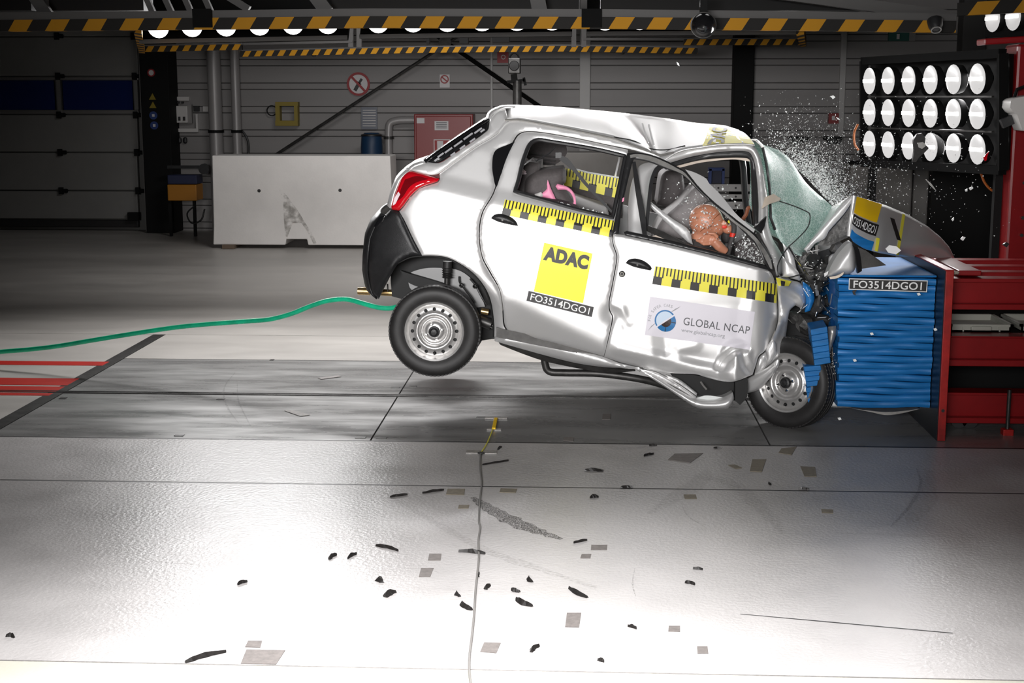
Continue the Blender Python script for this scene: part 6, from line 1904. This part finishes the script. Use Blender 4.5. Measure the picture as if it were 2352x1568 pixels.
# cable with yellow marker on the floor
cw = [(1104, 1042), (1103, 1075), (1106, 1110), (1102, 1150), (1100, 1195), (1103, 1210), (1099, 1240), (1100, 1280), (1096, 1320), (1092, 1360), (1089, 1410), (1084, 1460), (1079, 1500), (1078, 1540), (1082, 1575), (1084, 1600)]
tag(obj('floor_cable', MB().tube(crv([fl(*p, 0.006) for p in cw], 5), 0.0045, 6), 'cable_grey', smooth=True), 'thin grey cable running down the floor to the lower edge', 'cable')
t = thing('yellow_marker', 'yellow wire and tag taped to the steel plate', 'marker', fl(1135, 975))
obj('wire', MB().tube(crv([fl(1104, 1040, .008), fl(1116, 1022, .01), fl(1124, 1005, .01), fl(1130, 990, .01), fl(1135, 975, .012)]), 0.0035, 6), 'ruler_yellow', t)
a = fl(1137, 972); obj('tag', MB().bar(fl(1134, 984, .012), fl(1139, 960, .012), 0.022, 0.01), 'amber', t, bevel=0.003)
obj('tape', MB().box(fl(1118, 988, .0), fl(1152, 983, .004)), 'tape_clear', t)
obj('tape', MB().box(fl(1114, 962, .0), fl(1166, 957, .004)), 'tape_clear', t)
obj('tape', MB().box(fl(1070, 1041, .0), fl(1142, 1034, .004)), 'tape_clear', t)
obj('cable_end', MB().ball(fl(1105, 1040, .008), (0.02, 0.012, 0.008), 8, 6), 'cable_black', t)

# tape patches on the floor
def patch(pts, m, label):
    V = [fl(*p, 0.0) for p in pts]
    o = obj('tape_patch', MB().prism([Vector((v.x, v.y, 0.0005)) for v in V], (0, 0, 0.002)), m)
    tag(o, label, 'tape', 'tape patches on the floor')
TP = [
    ([(566, 1492), (655, 1494), (634, 1526), (553, 1524)], 'tape_grey', 'largest grey tape patch at the lower left'),
    ([(570, 1472), (602, 1472), (598, 1487), (563, 1486)], 'tape_grey', 'small grey tape patch above the largest one'),
    ([(1112, 1476), (1150, 1477), (1140, 1500), (1103, 1497)], 'tape_grey', 'grey tape patch near the floor cable at the lower edge'),
    ([(1302, 1408), (1335, 1408), (1330, 1441), (1298, 1440)], 'tape_grey', 'tall grey tape patch at lower centre'),
    ([(1536, 1438), (1562, 1438), (1562, 1451), (1535, 1450)], 'tape_grey', 'small grey tape patch right of the tall one'),
    ([(1601, 1485), (1625, 1485), (1627, 1501), (1602, 1501)], 'tape_grey', 'small squarish tape patch nearest the lower right'),
    ([(967, 1305), (996, 1305), (988, 1325), (962, 1325)], 'tape_grey', 'lower of two tape patches left of the floor cable'),
    ([(986, 1272), (1014, 1272), (1012, 1287), (983, 1287)], 'tape_grey', 'upper of two tape patches left of the floor cable'),
    ([(1358, 1252), (1395, 1252), (1394, 1263), (1357, 1263)], 'tape_grey', 'upper of two dark tape patches right of centre'),
    ([(1336, 1273), (1358, 1273), (1356, 1282), (1333, 1282)], 'tape_grey', 'lower of two dark tape patches right of centre'),
    ([(1028, 1123), (1068, 1123), (1066, 1137), (1024, 1136)], 'tape_tan', 'wide tape patch under the long floor joint left of cable'),
    ([(1150, 1122), (1188, 1123), (1184, 1132), (1147, 1131)], 'tape_tan', 'tape patch under the long floor joint right of cable'),
    ([(1054, 1160), (1078, 1160), (1076, 1168), (1052, 1168)], 'tape_tan', 'tiny tape patch beside the grey scuff'),
    ([(1550, 1042), (1615, 1041), (1585, 1063), (1534, 1056)], 'tape_grey', 'large diamond tape patch under the front door'),
    ([(1728, 1055), (1760, 1055), (1750, 1084), (1722, 1083)], 'tape_tan', 'tan tape patch under the front wheel'),
    ([(1672, 1068), (1688, 1067), (1705, 1075), (1690, 1077)], 'tape_tan', 'small tan diamond tape patch left of the front wheel one'),
    ([(1838, 1071), (1872, 1073), (1876, 1095), (1848, 1094)], 'tape_tan', 'tan tape patch below the blue blocks'),
    ([(1570, 1136), (1598, 1136), (1601, 1146), (1573, 1146)], 'tape_tan', 'small tan tape patch below the long floor joint'),
    ([(1886, 1170), (1914, 1171), (1914, 1179), (1888, 1178)], 'tape_tan', 'rightmost small tan tape patch'),
    ([(1296, 1004), (1318, 1005), (1317, 1014), (1294, 1013)], 'tape_grey', 'dark tape patch at the steel plate edge below the car'),
    ([(1384, 951), (1403, 951), (1402, 963), (1383, 963)], 'tape_grey', 'small dark tape patch on the plate under the car'),
    ([(730, 868), (778, 862), (784, 865), (738, 871)], 'tape_grey', 'slim dark strip on the plate left of the rear wheel'),
    ([(653, 943), (675, 942), (712, 953), (690, 956)], 'tape_clear', 'slim pale strip on the plate at left'),
    ([(1795, 1030), (1830, 1026), (1818, 1045), (1788, 1040)], 'tape_tan', 'faint tan patch below the blue bumper block'),
]
for a_ in TP: patch(*a_)

# plastic debris on the floor
def shardpiece(px, py, l_, ang, wid, label, curl=0.3, name='plastic_shard'):
    """broken plastic piece lying on the floor; l_, wid in metres, ang in degrees on the floor"""
    c = fl(px, py); n_ = 7; V = []; F = []
    d = Vector((math.cos(R(ang)), math.sin(R(ang)), 0)); s_ = Vector((-d.y, d.x, 0))
    rnd = random.Random(int(px * 7 + py)); l_ *= 0.92; wid *= 0.66
    for i in range(n_):
        f = i / (n_ - 1); w_ = wid * (0.25 + 0.75 * math.sin(math.pi * min(1, max(0, f * 0.9 + 0.08)))**0.7) * rnd.uniform(0.45, 1.25)
        z_ = 0.004 + curl * wid * math.sin(math.pi * f) + rnd.uniform(0, 0.004)
        o_ = c + d * ((f - .5) * l_) + s_ * (math.sin(f * 3.1) * wid * 0.35)
        V += [o_ + s_ * w_ / 2 + Vector((0, 0, 0.001)), o_ + Vector((0, 0, z_ + 0.004)), o_ - s_ * w_ / 2 + Vector((0, 0, 0.001)), o_ + Vector((0, 0, max(0.0005, z_ - 0.004)))]
    for i in range(n_ - 1):
        for q in range(4):
            F.append((i * 4 + q, i * 4 + (q + 1) % 4, (i + 1) * 4 + (q + 1) % 4, (i + 1) * 4 + q))
    F += [(3, 2, 1, 0), tuple((n_ - 1) * 4 + q for q in range(4))]
    o = obj(name, MB().add(V, F), 'debris')
    tag(o, label, 'debris', 'black plastic debris on the floor')
for a_ in [
    (889, 1260, .14, -33, .03, 'long flat shard left of the floor cable'),
    (765, 1280, .07, 70, .035, 'leftmost of two curled black shards'),
    (809, 1278, .075, 65, .03, 'right of two curled black shards'),
    (877, 1333, .06, 100, .05, 'upper of two crumpled grey black pieces'),
    (897, 1366, .075, 60, .05, 'lower of two crumpled grey black pieces'),
    (1084, 1270, .13, -12, .04, 'thick black piece lying across the floor cable'),
    (1073, 1393, .10, 120, .05, 'ribbed dark piece left of the cable low down'),
    (1053, 1366, .05, 110, .03, 'small dark chip above the ribbed piece'),
    (1121, 1350, .05, 70, .03, 'small dark chip right of the floor cable'),
    (1204, 1384, .12, 128, .045, 'long ribbed dark shard right of the cable'),
    (1184, 1357, .05, 140, .03, 'oval dark chip above the long ribbed shard'),
    (1219, 1332, .065, 105, .035, 'ragged black chip under the two tape patches'),
    (1328, 1362, .14, 125, .035, 'forked black sliver at lower centre'),
    (1229, 1491, .07, 65, .028, 'narrow dark chip near the lower edge'),
    (473, 1510, .17, 40, .035, 'long dark splinter at the lower left edge'),
    (557, 1340, .05, 45, .03, 'small dark flake left of the shards'),
    (24, 1463, .04, -20, .03, 'small dark chip at the far left edge'),
    (1364, 1082, .11, -5, .035, 'flat black leaf shaped piece below the door'),
    (1490, 1046, .08, 40, .025, 'dark sliver left of the diamond tape'),
    (1148, 1030, .07, 75, .022, 'dark sliver right of the cable end'),
    (1138, 1064, .18, 35, .012, 'long thin black stick beside the cable'),
    (995, 1130, .13, 32, .016, 'dark splinter on the long floor joint'),
    (916, 1140, .10, 28, .014, 'thin dark splinter left under the joint'),
    (1365, 1143, .05, 20, .04, 'round black knob on the floor'),
    (1585, 1341, .05, -35, .022, 'dark oval chip at lower right'),
    (1603, 1308, .045, -15, .014, 'tiny dark splinter right of centre'),
    (1333, 1245, .08, 35, .012, 'thin dark splinter beside the two dark tapes'),
    (1452, 1442, .045, -40, .014, 'tiny dark sliver at the lower centre right'),
    (1440, 1120, .07, 10, .02, 'dark flake on the floor joint under the sill'),
    (1500, 1024, .05, 15, .015, 'short dark flake on the plate edge'),
    (1648, 1030, .05, 5, .018, 'dark flake above the diamond tape'),
    (1768, 1112, .05, 100, .012, 'short black splinter left of the barrier'),
    (1846, 1124, .06, -20, .015, 'black splinter on the floor joint at right'),
    (1380, 1519, .03, -35, .018, 'tiny dark chip low at centre'),
    (1101, 1322, .04, 90, .02, 'tiny dark chip on the floor cable'),
]: shardpiece(*a_)
# second block behind the car, seen through the rear windows
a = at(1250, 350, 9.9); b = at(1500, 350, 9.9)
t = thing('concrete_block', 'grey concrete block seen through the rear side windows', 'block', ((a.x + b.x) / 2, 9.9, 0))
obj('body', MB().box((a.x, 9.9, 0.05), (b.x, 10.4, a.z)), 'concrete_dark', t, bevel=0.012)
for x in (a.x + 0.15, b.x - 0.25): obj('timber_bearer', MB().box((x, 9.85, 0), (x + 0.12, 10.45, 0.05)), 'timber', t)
